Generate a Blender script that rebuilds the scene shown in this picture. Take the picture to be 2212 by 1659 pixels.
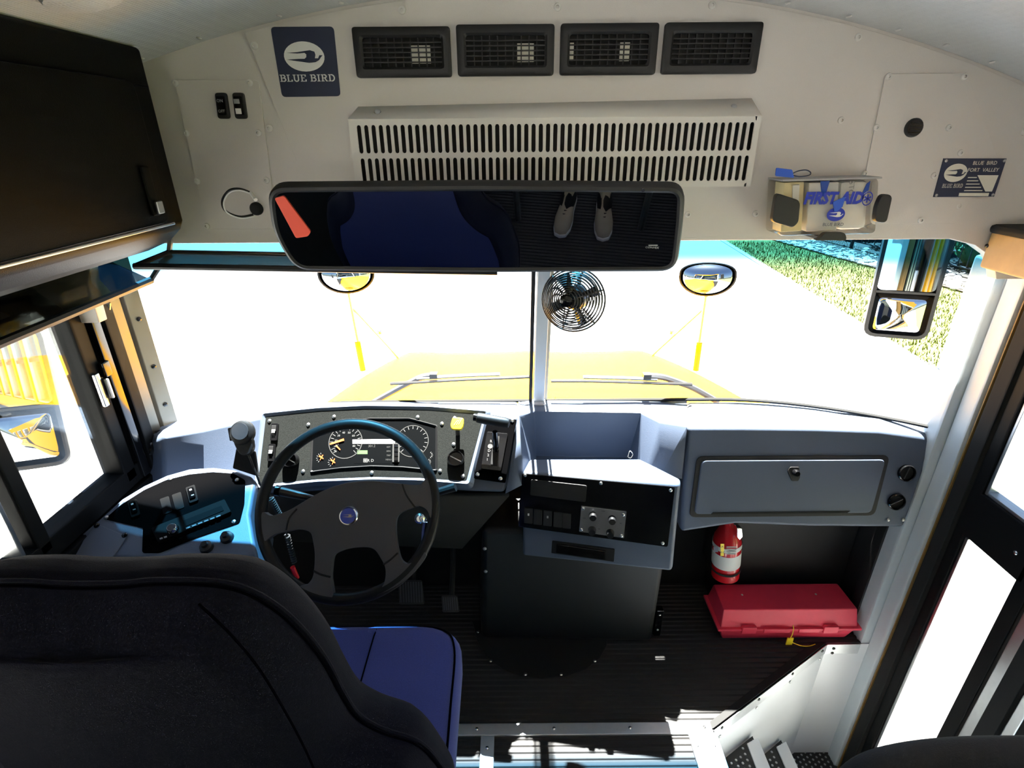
import bpy, bmesh, math, random
import numpy as np
from mathutils import Vector, Matrix
random.seed(7)
for o in list(bpy.data.objects): bpy.data.objects.remove(o)
scene = bpy.context.scene
COL = scene.collection

# ------------------------------------------------------------------ camera
FPX, PIT, ROLL = 1160.0, math.radians(24.55), math.radians(0.45)
CAM = Vector((-0.085, 0.0, 1.6))
cf = Vector((0, math.cos(PIT), -math.sin(PIT)))
cu0 = Vector((0, math.sin(PIT), math.cos(PIT)))
cr = math.cos(ROLL) * Vector((1, 0, 0)) - math.sin(ROLL) * cu0
cu = math.cos(ROLL) * cu0 + math.sin(ROLL) * Vector((1, 0, 0))
cam = bpy.data.cameras.new('camera')
cam.sensor_fit = 'HORIZONTAL'; cam.sensor_width = 36.0
cam.lens = FPX / 2212 * 36.0
cam.clip_start = 0.02; cam.clip_end = 300
camo = bpy.data.objects.new('camera', cam); COL.objects.link(camo)
m = Matrix.Identity(4)
for i, a in enumerate((cr, cu, -cf)):
    for j in range(3): m[j][i] = a[j]
m.translation = CAM
camo.matrix_world = m
scene.camera = camo

# ------------------------------------------------------------------ world, sun, exposure
scene.view_settings.view_transform = 'Standard'
scene.view_settings.look = 'None'
scene.view_settings.gamma = 1.0
scene.view_settings.use_curve_mapping = False
scene.view_settings.exposure = 1.3
w = bpy.data.worlds.new('sky'); scene.world = w; w.use_nodes = True
nt = w.node_tree; nt.nodes.clear()
wo = nt.nodes.new('ShaderNodeOutputWorld'); bg = nt.nodes.new('ShaderNodeBackground')
sk = nt.nodes.new('ShaderNodeTexSky'); sk.sky_type = 'NISHITA'
sk.sun_disc = False; sk.sun_elevation = math.radians(70.3); sk.sun_rotation = 0.0
sk.air_density = 1.0; sk.dust_density = 1.5; sk.ozone_density = 1.0
bg.inputs[1].default_value = 0.10
nt.links.new(sk.outputs[0], bg.inputs[0]); nt.links.new(bg.outputs[0], wo.inputs[0])
sun = bpy.data.lights.new('sun', 'SUN'); sun.energy = 42.0; sun.angle = math.radians(0.6); sun.color = (1, 0.96, 0.9)
suno = bpy.data.objects.new('sun', sun); COL.objects.link(suno)
SUN_EL = math.radians(70.3); SUN_AZ = math.radians(0.0)
sd = Vector((math.sin(SUN_AZ) * math.cos(SUN_EL), math.cos(SUN_AZ) * math.cos(SUN_EL), math.sin(SUN_EL)))
suno.rotation_euler = sd.to_track_quat('Z', 'Y').to_euler()
suno.location = (0, 6, 12)

# ------------------------------------------------------------------ pixel helpers (points on real planes)
def ray(px, py): return cf + cr * ((px - 1106) / FPX) - cu * ((py - 829.5) / FPX)
def at(px, py, x=None, y=None, z=None):
    d = ray(px, py)
    i, v = (0, x) if x is not None else ((1, y) if y is not None else (2, z))
    return CAM + d * ((v - CAM[i]) / d[i])

class FR:
    """a plane with origin, two in-plane axes and a normal towards the viewer"""
    def __init__(s, o, u, n):
        s.o = Vector(o); s.n = Vector(n).normalized()
        uu = Vector(u); s.u = (uu - s.n * uu.dot(s.n)).normalized(); s.v = s.n.cross(s.u)
    def P(s, px, py, h=0.0):
        d = ray(px, py); t = (s.o - CAM).dot(s.n) / d.dot(s.n)
        return CAM + d * t + s.n * h
    def W(s, a, b, h=0.0): return s.o + s.u * a + s.v * b + s.n * h
    def uv(s, px, py):
        p = s.P(px, py) - s.o
        return p.dot(s.u), p.dot(s.v)
def fr3(a, b, c, u=None):
    a, b, c = Vector(a), Vector(b), Vector(c)
    n = (b - a).cross(c - a).normalized()
    if n.dot(CAM - a) < 0: n = -n
    return FR(a, (b - a) if u is None else u, n)

# ------------------------------------------------------------------ materials
MATS = {}
def mat(name, col, rough=0.5, metal=0.0, var=0.0, scale=30.0, bump=0.0, bscale=None, spec=0.5, coat=0.0, emit=None, estr=0.0, sheen=0.0, trans=0.0, alpha=1.0):
    if name in MATS: return MATS[name]
    M = bpy.data.materials.new(name); M.use_nodes = True; t = M.node_tree; b = t.nodes['Principled BSDF']
    b.inputs['Roughness'].default_value = rough; b.inputs['Metallic'].default_value = metal
    b.inputs['Specular IOR Level'].default_value = spec
    if coat: b.inputs['Coat Weight'].default_value = coat; b.inputs['Coat Roughness'].default_value = 0.1
    if sheen: b.inputs['Sheen Weight'].default_value = sheen; b.inputs['Sheen Roughness'].default_value = 0.4
    if trans: b.inputs['Transmission Weight'].default_value = trans
    if alpha < 1: b.inputs['Alpha'].default_value = alpha
    c = (*col, 1)
    tc = t.nodes.new('ShaderNodeTexCoord')
    nz = t.nodes.new('ShaderNodeTexNoise'); nz.inputs['Scale'].default_value = scale; nz.inputs['Detail'].default_value = 4
    t.links.new(tc.outputs['Object'], nz.inputs['Vector'])
    mx = t.nodes.new('ShaderNodeMix'); mx.data_type = 'RGBA'
    v = max(var, 0.02)
    mx.inputs[6].default_value = (*[max(0, k * (1 - v)) for k in col], 1); mx.inputs[7].default_value = (*[min(1, k * (1 + v)) for k in col], 1)
    t.links.new(nz.outputs['Fac'], mx.inputs[0]); t.links.new(mx.outputs[2], b.inputs['Base Color'])
    if bump:
        n2 = t.nodes.new('ShaderNodeTexNoise'); n2.inputs['Scale'].default_value = bscale or scale * 4; n2.inputs['Detail'].default_value = 2
        t.links.new(tc.outputs['Object'], n2.inputs['Vector'])
        bp = t.nodes.new('ShaderNodeBump'); bp.inputs['Strength'].default_value = bump; bp.inputs['Distance'].default_value = 0.002
        t.links.new(n2.outputs['Fac'], bp.inputs['Height']); t.links.new(bp.outputs[0], b.inputs['Normal'])
    if emit:
        b.inputs['Emission Color'].default_value = (*emit, 1); b.inputs['Emission Strength'].default_value = estr
    MATS[name] = M; return M

mat('header_paint', (0.62, 0.585, 0.545), 0.45, var=0.03, scale=8, bump=0.12, bscale=500)
mat('ceiling_cloth', (0.55, 0.55, 0.54), 0.9, var=0.05, scale=120)
mat('rivet_paint', (0.66, 0.64, 0.60), 0.35)
mat('black_plastic', (0.006, 0.006, 0.0065), 0.45, var=0.1, bump=0.15, bscale=900)
mat('black_gloss', (0.004, 0.004, 0.0045), 0.15)
mat('black_matte', (0.005, 0.005, 0.005), 0.85, var=0.15)
mat('cabinet_black', (0.0028, 0.0028, 0.0028), 0.5, var=0.1, bump=0.2, bscale=700, spec=0.07)
mat('dash_blue', (0.080, 0.106, 0.160), 0.45, var=0.04, scale=10, bump=0.25, bscale=900)
mat('dash_dark', (0.010, 0.010, 0.011), 0.6, var=0.1, bump=0.2, bscale=700)
mat('cluster_grey', (0.0095, 0.0105, 0.0100), 0.8, var=0.7, scale=300, bump=0.3, bscale=600, spec=0.04)
mat('wheel_grey', (0.046, 0.048, 0.055), 0.48, var=0.05, bump=0.2, bscale=900)
mat('wheel_black', (0.008, 0.008, 0.0085), 0.45, var=0.05, bump=0.15, bscale=700, spec=0.22)
mat('chrome', (0.8, 0.8, 0.8), 0.15, 1.0)
mat('steel', (0.55, 0.56, 0.57), 0.32, 1.0, var=0.06, scale=60)
mat('aluminium', (0.72, 0.74, 0.76), 0.38, 0.85, var=0.06, scale=80)
mat('white_panel', (0.86, 0.88, 0.90), 0.35, 0.1, var=0.03, scale=10)
mat('pillar_grey', (0.60, 0.66, 0.70), 0.4, var=0.03, scale=12, bump=0.1, bscale=400)
mat('trim_beige', (0.50, 0.46, 0.38), 0.4)
mat('yellow_paint', (0.62, 0.29, 0.010), 0.5, var=0.03, spec=0.05)
mat('yellow_plastic', (0.95, 0.72, 0.02), 0.4)
mat('rubber', (0.022, 0.021, 0.021), 0.7, var=0.2, scale=60)
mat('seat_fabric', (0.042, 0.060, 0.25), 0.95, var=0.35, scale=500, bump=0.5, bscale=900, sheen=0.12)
mat('seat_fabric_shaded', (0.0065, 0.0070, 0.0150), 0.95, var=0.4, scale=450, bump=0.5, bscale=800, sheen=0.02, spec=0.1)  # same seat cloth, with the backrest's shade put into the colour
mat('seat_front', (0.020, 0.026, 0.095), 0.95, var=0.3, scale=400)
mat('seat_thread', (0.002, 0.002, 0.004), 0.95, spec=0.0)
mat('vinyl_blue', (0.02, 0.035, 0.12), 0.5)
mat('red_plastic', (0.85, 0.05, 0.10), 0.42, var=0.06, scale=40, bump=0.15, bscale=600)
mat('red_paint', (0.6, 0.012, 0.02), 0.25, coat=0.3)
mat('red_reflection', (0.75, 0.07, 0.03), 0.6)
mat('white_print', (0.78, 0.78, 0.76), 0.6)
mat('navy_print', (0.012, 0.020, 0.055), 0.45, var=0.1)
mat('blue_print', (0.01, 0.03, 0.42), 0.5)
mat('blue_plastic', (0.015, 0.09, 0.55), 0.4)
mat('cream_print', (0.72, 0.70, 0.60), 0.6)
mat('frame_black', (0.0035, 0.0035, 0.0035), 0.6, spec=0.15)
mat('panel_black', (0.0016, 0.0016, 0.0018), 0.9, spec=0.0, bump=0.2, bscale=700)
mat('switch_black', (0.0034, 0.0034, 0.0036), 0.7, spec=0.05)
mat('pillar_left', (0.16, 0.145, 0.115), 0.32, 0.55, var=0.05, scale=15)
mat('post_yellow', (0.24, 0.13, 0.03), 0.5)
mat('barrier_vinyl', (0.006, 0.006, 0.0075), 0.7, bump=0.3, bscale=500)
mat('grey_print', (0.35, 0.35, 0.35), 0.6)
mat('tan_board', (0.42, 0.27, 0.11), 0.5, var=0.25, scale=25, bump=0.2)
mat('emblem_blue', (0.01, 0.04, 0.40), 0.25, coat=0.5)
mat('mirror_glass', (0.75, 0.78, 0.82), 0.015, 1.0)
mat('rear_mirror_glass', (0.45, 0.48, 0.56), 0.01, 1.0)
mat('orange_needle', (0.9, 0.12, 0.02), 0.5, emit=(1, 0.12, 0.02), estr=0.6)
mat('lit_display', (0.8, 0.75, 0.72), 0.5, emit=(1, 0.93, 0.9), estr=0.5)
mat('display_dark', (0.0018, 0.0022, 0.0026), 0.5, spec=0.03)
mat('dial_print', (0.10, 0.10, 0.10), 0.6)
mat('dial_grey', (0.03, 0.03, 0.03), 0.6)
mat('divider_grey', (0.50, 0.53, 0.56), 0.4)
mat('foam_white', (0.80, 0.79, 0.74), 0.6)
mat('paper', (0.75, 0.74, 0.70), 0.7)
mat('kit_yellow', (0.78, 0.68, 0.40), 0.6)
mat('shoe_beige', (0.42, 0.36, 0.26), 0.8, var=0.1)
mat('concrete', (0.26, 0.252, 0.246), 0.9, var=0.06, scale=3, bump=0.2, bscale=60)
mat('bark', (0.05, 0.035, 0.025), 0.9)
mat('leaf_green', (0.045, 0.13, 0.03), 0.7, var=0.4, scale=3)
mat('stone', (0.42, 0.40, 0.37), 0.9, var=0.3, scale=6)
mat('fence_black', (0.012, 0.012, 0.012), 0.5)
mat('step_black', (0.02, 0.02, 0.02), 0.6, var=0.2)

def grass_mat():
    M = bpy.data.materials.new('lawn_grass'); M.use_nodes = True; t = M.node_tree; b = t.nodes['Principled BSDF']
    tc = t.nodes.new('ShaderNodeTexCoord'); n = t.nodes.new('ShaderNodeTexNoise'); n.inputs['Scale'].default_value = 4; n.inputs['Detail'].default_value = 12; n.inputs['Roughness'].default_value = 0.75
    r = t.nodes.new('ShaderNodeValToRGB'); e = r.color_ramp.elements
    e[0].position = 0.3; e[0].color = (0.036, 0.060, 0.005, 1); e[1].position = 0.7; e[1].color = (0.13, 0.14, 0.018, 1)
    t.links.new(tc.outputs['Object'], n.inputs['Vector']); t.links.new(n.outputs['Fac'], r.inputs[0]); t.links.new(r.outputs[0], b.inputs['Base Color'])
    b.inputs['Roughness'].default_value = 0.9; MATS['lawn_grass'] = M
grass_mat()

def ceiling_detail():
    M = MATS['ceiling_cloth']; t = M.node_tree; b = t.nodes['Principled BSDF']
    tc = t.nodes.new('ShaderNodeTexCoord')
    v = t.nodes.new('ShaderNodeTexVoronoi'); v.inputs['Scale'].default_value = 190; v.inputs['Randomness'].default_value = 0.0
    t.links.new(tc.outputs['Object'], v.inputs['Vector'])
    bp = t.nodes.new('ShaderNodeBump'); bp.inputs['Strength'].default_value = 0.6; bp.inputs['Distance'].default_value = 0.002
    t.links.new(v.outputs['Distance'], bp.inputs['Height']); t.links.new(bp.outputs[0], b.inputs['Normal'])
ceiling_detail()

def glass_mat(name, tint, band=None, gloss=0.05, grough=0.0):
    """thin pane: tinted see-through with a weak mirror; band = (z_low, z_high, colour) for a shaded top strip in the glass"""
    M = bpy.data.materials.new(name); M.use_nodes = True; t = M.node_tree; t.nodes.clear()
    out = t.nodes.new('ShaderNodeOutputMaterial'); tr = t.nodes.new('ShaderNodeBsdfTransparent'); gl = t.nodes.new('ShaderNodeBsdfGlossy')
    gl.inputs['Roughness'].default_value = grough; mix = t.nodes.new('ShaderNodeMixShader')
    fr = t.nodes.new('ShaderNodeFresnel'); fr.inputs['IOR'].default_value = 1.3
    mu = t.nodes.new('ShaderNodeMath'); mu.operation = 'MULTIPLY'; mu.inputs[1].default_value = gloss * 20
    t.links.new(fr.outputs[0], mu.inputs[0]); t.links.new(mu.outputs[0], mix.inputs[0])
    t.links.new(tr.outputs[0], mix.inputs[1]); t.links.new(gl.outputs[0], mix.inputs[2]); t.links.new(mix.outputs[0], out.inputs[0])
    tr.inputs[0].default_value = (*tint, 1)
    if band:
        g = t.nodes.new('ShaderNodeNewGeometry'); s = t.nodes.new('ShaderNodeSeparateXYZ'); mr = t.nodes.new('ShaderNodeMapRange')
        mr.inputs[1].default_value = band[0]; mr.inputs[2].default_value = band[1]; mr.interpolation_type = 'SMOOTHSTEP'
        mx = t.nodes.new('ShaderNodeMix'); mx.data_type = 'RGBA'; mx.inputs[6].default_value = (*tint, 1); mx.inputs[7].default_value = (*band[2], 1)
        t.links.new(g.outputs['Position'], s.inputs[0]); t.links.new(s.outputs['Z'], mr.inputs[0]); t.links.new(mr.outputs[0], mx.inputs[0]); t.links.new(mx.outputs[2], tr.inputs[0])
    MATS[name] = M; return M
glass_mat('windshield_glass', (0.93, 0.96, 0.95), (1.225, 1.33, (0.04, 0.19, 0.33)), gloss=0.02)
glass_mat('clear_glass', (0.90, 0.93, 0.92), gloss=0.02)
glass_mat('smoked_acrylic', (0.34, 0.36, 0.35), gloss=0.04)
glass_mat('kit_plastic', (0.955, 0.95, 0.93), gloss=0.04)

# ------------------------------------------------------------------ mesh builder
WLOC = {}
def wloc(o): return WLOC.get(o.name, Vector((0, 0, 0))) if o is not None else Vector((0, 0, 0))
def tag(o, label=None, cat=None, group=None, kind=None):
    if label: o['label'] = label
    if cat: o['category'] = cat
    if group: o['group'] = group
    if kind: o['kind'] = kind
    return o
def thing(name, loc, label, cat, group=None, kind=None):
    o = bpy.data.objects.new(name, None); COL.objects.link(o); o.location = loc; o.empty_display_size = 0.05
    WLOC[o.name] = Vector(loc); return tag(o, label, cat, group, kind)

class MB:
    def __init__(s): s.v = []; s.f = []
    def add(s, vs, fs):
        k = len(s.v); s.v += [Vector(p) for p in vs]; s.f += [tuple(i + k for i in f) for f in fs]; return s
    def box(s, x0, x1, y0, y1, z0, z1):
        return s.add([(x0,y0,z0),(x1,y0,z0),(x1,y1,z0),(x0,y1,z0),(x0,y0,z1),(x1,y0,z1),(x1,y1,z1),(x0,y1,z1)],
                     [(3,2,1,0),(4,5,6,7),(0,1,5,4),(1,2,6,5),(2,3,7,6),(3,0,4,7)])
    def prism(s, pts, vec):
        n = len(pts); vec = Vector(vec); pts = [Vector(p) for p in pts]
        s.add(pts + [p + vec for p in pts], [tuple(range(n))[::-1], tuple(range(n, 2 * n))] + [(i, (i + 1) % n, n + (i + 1) % n, n + i) for i in range(n)])
        return s
    def loft(s, rings, closed=True, cap=True):
        n = len(rings[0]); fs = []
        for k in range(len(rings) - 1):
            for i in range(n if closed else n - 1):
                a, b = k * n + i, k * n + (i + 1) % n
                fs.append((a, b, b + n, a + n))
        if cap: fs += [tuple(range(n))[::-1], tuple(range((len(rings) - 1) * n, len(rings) * n))]
        return s.add([p for r in rings for p in r], fs)
    def tube(s, pts, r, seg=8, closed=False):
        pts = [Vector(p) for p in pts]; n = len(pts); rs = r if isinstance(r, (list, tuple)) else [r] * n
        rings = []; up = None
        for i, p in enumerate(pts):
            a = pts[i - 1] if (i > 0 or closed) else p; b = pts[(i + 1) % n] if (i < n - 1 or closed) else p
            d = (b - a).normalized()
            if up is None: up = d.orthogonal().normalized()
            else: up = (up - d * up.dot(d)).normalized()
            w_ = d.cross(up)
            rings.append([p + (up * math.cos(t) + w_ * math.sin(t)) * rs[i] for t in (2 * math.pi * j / seg for j in range(seg))])
        if closed:
            fs = []
            for k in range(n):
                for i in range(seg):
                    a, b = k * seg + i, k * seg + (i + 1) % seg; k2 = (k + 1) % n
                    fs.append((a, b, k2 * seg + (i + 1) % seg, k2 * seg + i))
            return s.add([p for r_ in rings for p in r_], fs)
        return s.loft(rings)
    def lathe(s, prof, o, axis, seg=20):
        o = Vector(o); ax = Vector(axis).normalized(); u = ax.orthogonal().normalized(); v = ax.cross(u)
        rings = [[o + ax * h + (u * math.cos(t) + v * math.sin(t)) * max(r, 1e-5) for t in (2 * math.pi * j / seg for j in range(seg))] for r, h in prof]
        return s.loft(rings)
    def obox(s, c, hx, hy, hz, fr):
        c = Vector(c); P = lambda a, b, d: c + fr.u * a + fr.v * b + fr.n * d
        vs = [P(-hx,-hy,-hz),P(hx,-hy,-hz),P(hx,hy,-hz),P(-hx,hy,-hz),P(-hx,-hy,hz),P(hx,-hy,hz),P(hx,hy,hz),P(-hx,hy,hz)]
        return s.add(vs, [(3,2,1,0),(4,5,6,7),(0,1,5,4),(1,2,6,5),(2,3,7,6),(3,0,4,7)])
    def ell(s, c, rx, ry, rz, nu=16, nv=10, axes=None):
        c = Vector(c); ax = axes or (Vector((1,0,0)), Vector((0,1,0)), Vector((0,0,1)))
        rings = []
        for k in range(nv + 1):
            ph = math.pi * k / nv
            rings.append([c + ax[0] * (rx * max(math.sin(ph), 1e-4) * math.cos(t)) + ax[1] * (ry * max(math.sin(ph), 1e-4) * math.sin(t)) - ax[2] * (rz * math.cos(ph)) for t in (2 * math.pi * j / nu for j in range(nu))])
        return s.loft(rings)
    def mesh(s, name, off=Vector((0,0,0)), bevel=0, segs=2, ang=35, mat=None):
        me = bpy.data.meshes.new(name); bm = bmesh.new()
        vs = [bm.verts.new(p - off) for p in s.v]
        for f in s.f:
            try: bm.faces.new([vs[i] for i in f])
            except ValueError: pass
        bmesh.ops.remove_doubles(bm, verts=bm.verts, dist=2e-5)
        bmesh.ops.recalc_face_normals(bm, faces=bm.faces)
        if bevel:
            es = [e for e in bm.edges if len(e.link_faces) == 2 and e.calc_face_angle(0) > math.radians(30)]
            if es: bmesh.ops.bevel(bm, geom=es, offset=bevel, segments=segs, profile=0.5, affect='EDGES', clamp_overlap=True)
        for f in bm.faces: f.smooth = True
        for e in bm.edges:
            if len(e.link_faces) == 2 and e.calc_face_angle(0) > math.radians(ang): e.smooth = False
        bm.to_mesh(me); bm.free()
        if mat: me.materials.append(MATS[mat])
        return me
    def build(s, name, mat, parent=None, bevel=0, segs=2, ang=35, sub=0, solid=0):
        if parent is None:
            xs = [p.x for p in s.v]; ys = [p.y for p in s.v]; zs = [p.z for p in s.v]
            off = Vector(((min(xs) + max(xs)) / 2, (min(ys) + max(ys)) / 2, min(zs)))
        else: off = wloc(parent)
        me = s.mesh(name, off, bevel, segs, ang, mat)
        o = bpy.data.objects.new(name, me); COL.objects.link(o)
        if parent is None: o.location = off
        else: o.parent = parent
        WLOC[o.name] = off
        if bevel and not sub:
            md = o.modifiers.new('flat_shading', 'WEIGHTED_NORMAL'); md.keep_sharp = True; md.weight = 80
        if solid:
            md = o.modifiers.new('thick', 'SOLIDIFY'); md.thickness = solid; md.offset = 0
        if sub:
            md = o.modifiers.new('round', 'SUBSURF'); md.levels = sub; md.render_levels = sub
        return o

def fillet(pts, r, n=4):
    """round the corners of a closed loop of 3D points"""
    pts = [Vector(p) for p in pts]; out = []; N = len(pts)
    for i, p in enumerate(pts):
        a, b = pts[i - 1], pts[(i + 1) % N]
        da, db = (a - p), (b - p); d = min(r, da.length * 0.45, db.length * 0.45)
        A, B = p + da.normalized() * d, p + db.normalized() * d
        for k in range(n + 1):
            t = k / n; out.append(A * (1 - t) ** 2 + p * (2 * t * (1 - t)) + B * t ** 2)
    return out
def ppx(fr, pts, h=0.0): return [fr.P(x, y, h) for x, y in pts]
def plate(name, mat, fr, pts, h0, h1, parent, r=0.0, bevel=0, **k):
    p = ppx(fr, pts, h0)
    if r: p = fillet(p, r)
    return MB().prism(p, fr.n * (h1 - h0)).build(name, mat, parent, bevel=bevel, **k)
def spline(pts, n=8, closed=False):
    pts = [Vector(p) for p in pts]; N = len(pts); out = []
    g = lambda i: pts[i % N] if closed else pts[max(0, min(N - 1, i))]
    for i in range(N if closed else N - 1):
        a, b, c, d = g(i - 1), g(i), g(i + 1), g(i + 2)
        for k in range(n):
            t = k / n
            out.append(0.5 * ((2 * b) + (c - a) * t + (2 * a - 5 * b + 4 * c - d) * t * t + (3 * b - a - 3 * c + d) * t ** 3))
    if not closed: out.append(pts[-1])
    return out

SHARED = {}
def shared(key, fn, mat):
    if key not in SHARED: SHARED[key] = fn().mesh(key, mat=mat)
    return SHARED[key]
def inst(name, me, loc, n, parent, sc=1.0, u=None):
    o = bpy.data.objects.new(name, me); COL.objects.link(o)
    o.location = Vector(loc) - wloc(parent)
    if u is None: o.rotation_euler = Vector(n).to_track_quat('Z', 'Y').to_euler()
    else:
        nn = Vector(n).normalized(); uu = (Vector(u) - nn * Vector(u).dot(nn)).normalized(); vv = nn.cross(uu)
        o.rotation_euler = Matrix(((uu.x, vv.x, nn.x), (uu.y, vv.y, nn.y), (uu.z, vv.z, nn.z))).to_euler()
    o.scale = (sc, sc, sc)
    if parent is not None: o.parent = parent
    WLOC[o.name] = Vector(loc); return o
def rivet(loc, n, parent, sc=1.0, m='rivet_paint', name='rivet'):
    me = shared('rivet_' + m, lambda: MB().lathe([(0.0055, 0), (0.005, 0.0018), (0.003, 0.003), (0.0022, 0.0030), (0.0020, 0.0006), (0, 0.0006)], (0,0,0), (0,0,1), 10), m)
    return inst(name, me, loc, n, parent, sc)
def screw(loc, n, parent, sc=1.0, m='chrome', name='screw'):
    me = shared('screw_' + m, lambda: MB().lathe([(0.0062, 0), (0.0055, 0.0022), (0.003, 0.0038), (0, 0.0042)], (0,0,0), (0,0,1), 10), m)
    return inst(name, me, loc, n, parent, sc)

# ---- lettering
def flat_strokes(strokes, w):
    """strokes: list of 2D polylines -> list of quads"""
    qs = []
    for st in strokes:
        ww = w
        if isinstance(st, tuple): st, ww = st
        L = []; R = []
        for i, p in enumerate(st):
            a = st[max(i - 1, 0)]; b = st[min(i + 1, len(st) - 1)]
            dx, dy = b[0] - a[0], b[1] - a[1]; l = math.hypot(dx, dy) or 1
            L.append((p[0] - dy / l * ww / 2, p[1] + dx / l * ww / 2)); R.append((p[0] + dy / l * ww / 2, p[1] - dx / l * ww / 2))
        for i in range(len(st) - 1): qs.append((R[i], R[i + 1], L[i + 1], L[i]))
    return qs
def arc(cx, cy, rx, ry, a0, a1, n=8): return [(cx + rx * math.cos(math.radians(a0 + (a1 - a0) * k / n)), cy + ry * math.sin(math.radians(a0 + (a1 - a0) * k / n))) for k in range(n + 1)]
def slab(ch):
    T = 0.10
    hs = lambda x0, x1, y: ([(x0, y), (x1, y)], T)
    if ch == 'B': return 0.86, [[(0.2, 0), (0.2, 1)], hs(0, 0.5, 0.05), hs(0, 0.5, 0.95), hs(0.2, 0.5, 0.52), [(0.45, 0.95)] + arc(0.45, 0.74, 0.24, 0.21, 90, -90) , [(0.47, 0.52)] + arc(0.47, 0.285, 0.29, 0.235, 90, -90)]
    if ch == 'L': return 0.76, [[(0.2, 0), (0.2, 1)], hs(0, 0.45, 0.95), hs(0, 0.72, 0.05), [(0.68, 0), (0.68, 0.28)]]
    if ch == 'U': return 0.95, [[(0.2, 1), (0.2, 0.35)] + arc(0.47, 0.32, 0.27, 0.28, 180, 360, 10) + [(0.74, 1)], hs(0, 0.42, 0.95), hs(0.55, 0.94, 0.95)]
    if ch == 'E': return 0.80, [[(0.2, 0), (0.2, 1)], hs(0, 0.72, 0.95), hs(0, 0.76, 0.05), hs(0.2, 0.55, 0.52), [(0.68, 0.7), (0.68, 1)], [(0.72, 0), (0.72, 0.3)]]
    if ch == 'I': return 0.48, [[(0.22, 0), (0.22, 1)], hs(0, 0.44, 0.95), hs(0, 0.44, 0.05)]
    if ch == 'R': return 0.92, [[(0.2, 0), (0.2, 1)], hs(0, 0.5, 0.95), hs(0, 0.42, 0.05), hs(0.2, 0.5, 0.5), [(0.46, 0.95)] + arc(0.46, 0.725, 0.25, 0.225, 90, -90), [(0.48, 0.5), (0.72, 0.05)], hs(0.64, 0.92, 0.05)]
    if ch == 'D': return 0.94, [[(0.2, 0), (0.2, 1)], hs(0, 0.45, 0.95), hs(0, 0.45, 0.05), [(0.42, 0.95)] + arc(0.42, 0.5, 0.38, 0.45, 90, -90, 12)]
    return 0.38, []
def slab_text(txt, fr, u0, v0, width, height, h, mat_, parent, name='lettering'):
    adv = []; x = 0
    for c in txt:
        a, st = slab(c); adv.append((x, st)); x += a + 0.07
    sx, sy = width / (x - 0.07), height; mb = MB()
    for x0, st in adv:
        for q in flat_strokes(st, 0.17):
            mb.add([fr.W(u0 + (p[0] + x0) * sx, v0 + p[1] * sy, h) for p in q], [(0, 1, 2, 3)])
    return mb.build(name, mat_, parent)
def text(txt, fr, u, v, size, h, mat_, parent, name='lettering', align='CENTER', sx=1.0, shear=0.0, ang=0.0, bold=0.0):
    cu_ = bpy.data.curves.new('txt', 'FONT'); cu_.body = txt; cu_.size = 1; cu_.align_x = align; cu_.align_y = 'CENTER'; cu_.shear = shear; cu_.offset = bold
    cu_.resolution_u = 2
    o = bpy.data.objects.new('txt', cu_); COL.objects.link(o)
    dg = bpy.context.evaluated_depsgraph_get(); me = bpy.data.meshes.new_from_object(o.evaluated_get(dg))
    mb = MB(); ca, sa = math.cos(ang), math.sin(ang)
    def T(p):
        a, b = p.x * size * sx, p.y * size
        return fr.W(u + a * ca - b * sa, v + a * sa + b * ca, h)
    mb.add([T(p.co) for p in me.vertices], [tuple(p.vertices) for p in me.polygons])
    bpy.data.objects.remove(o); bpy.data.curves.remove(cu_); bpy.data.meshes.remove(me)
    return mb.build(name, mat_, parent)
def disc(fr, u, v, ru, rv, h, n=32): return [fr.W(u + ru * math.cos(2 * math.pi * k / n), v + rv * math.sin(2 * math.pi * k / n), h) for k in range(n)]
BIRD = [(-.84,.26),(-.3,.30),(.32,.42),(.54,.32),(.57,.12),(.52,-.12),(.68,-.12),(.76,.08),(.92,.08),(.82,-.06),(.72,-.24),(.52,-.38),(.2,-.42),(-.88,-.2),(-.28,-.15),(0,-.15),(.1,-.04),(.12,.14),(.04,.24),(-.32,.2)]
def logo(fr, u, v, ru, rv, h, m_oval, m_bird, parent):
    o = MB().add(disc(fr, u, v, ru, rv, h), [tuple(range(32))]).build('logo_oval', m_oval, parent)
    MB().add([fr.W(u + a * ru, v + b * rv, h + 0.0006) for a, b in BIRD], [tuple(range(len(BIRD)))]).build('logo_bird', m_bird, o)
    return o
# ================================================================== SETTING
def struct(o): o['kind'] = 'structure'; return o
def roofz(x):
    a = abs(x)
    if a < 0.98: return 1.865 - 0.18 * a * a
    t = (a - 0.98) / 0.18
    return 1.692 - 0.06 * t - 0.18 * t ** 3
WX = 1.16            # inner half width
FY0, FY1 = -4.2, 1.62

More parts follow.
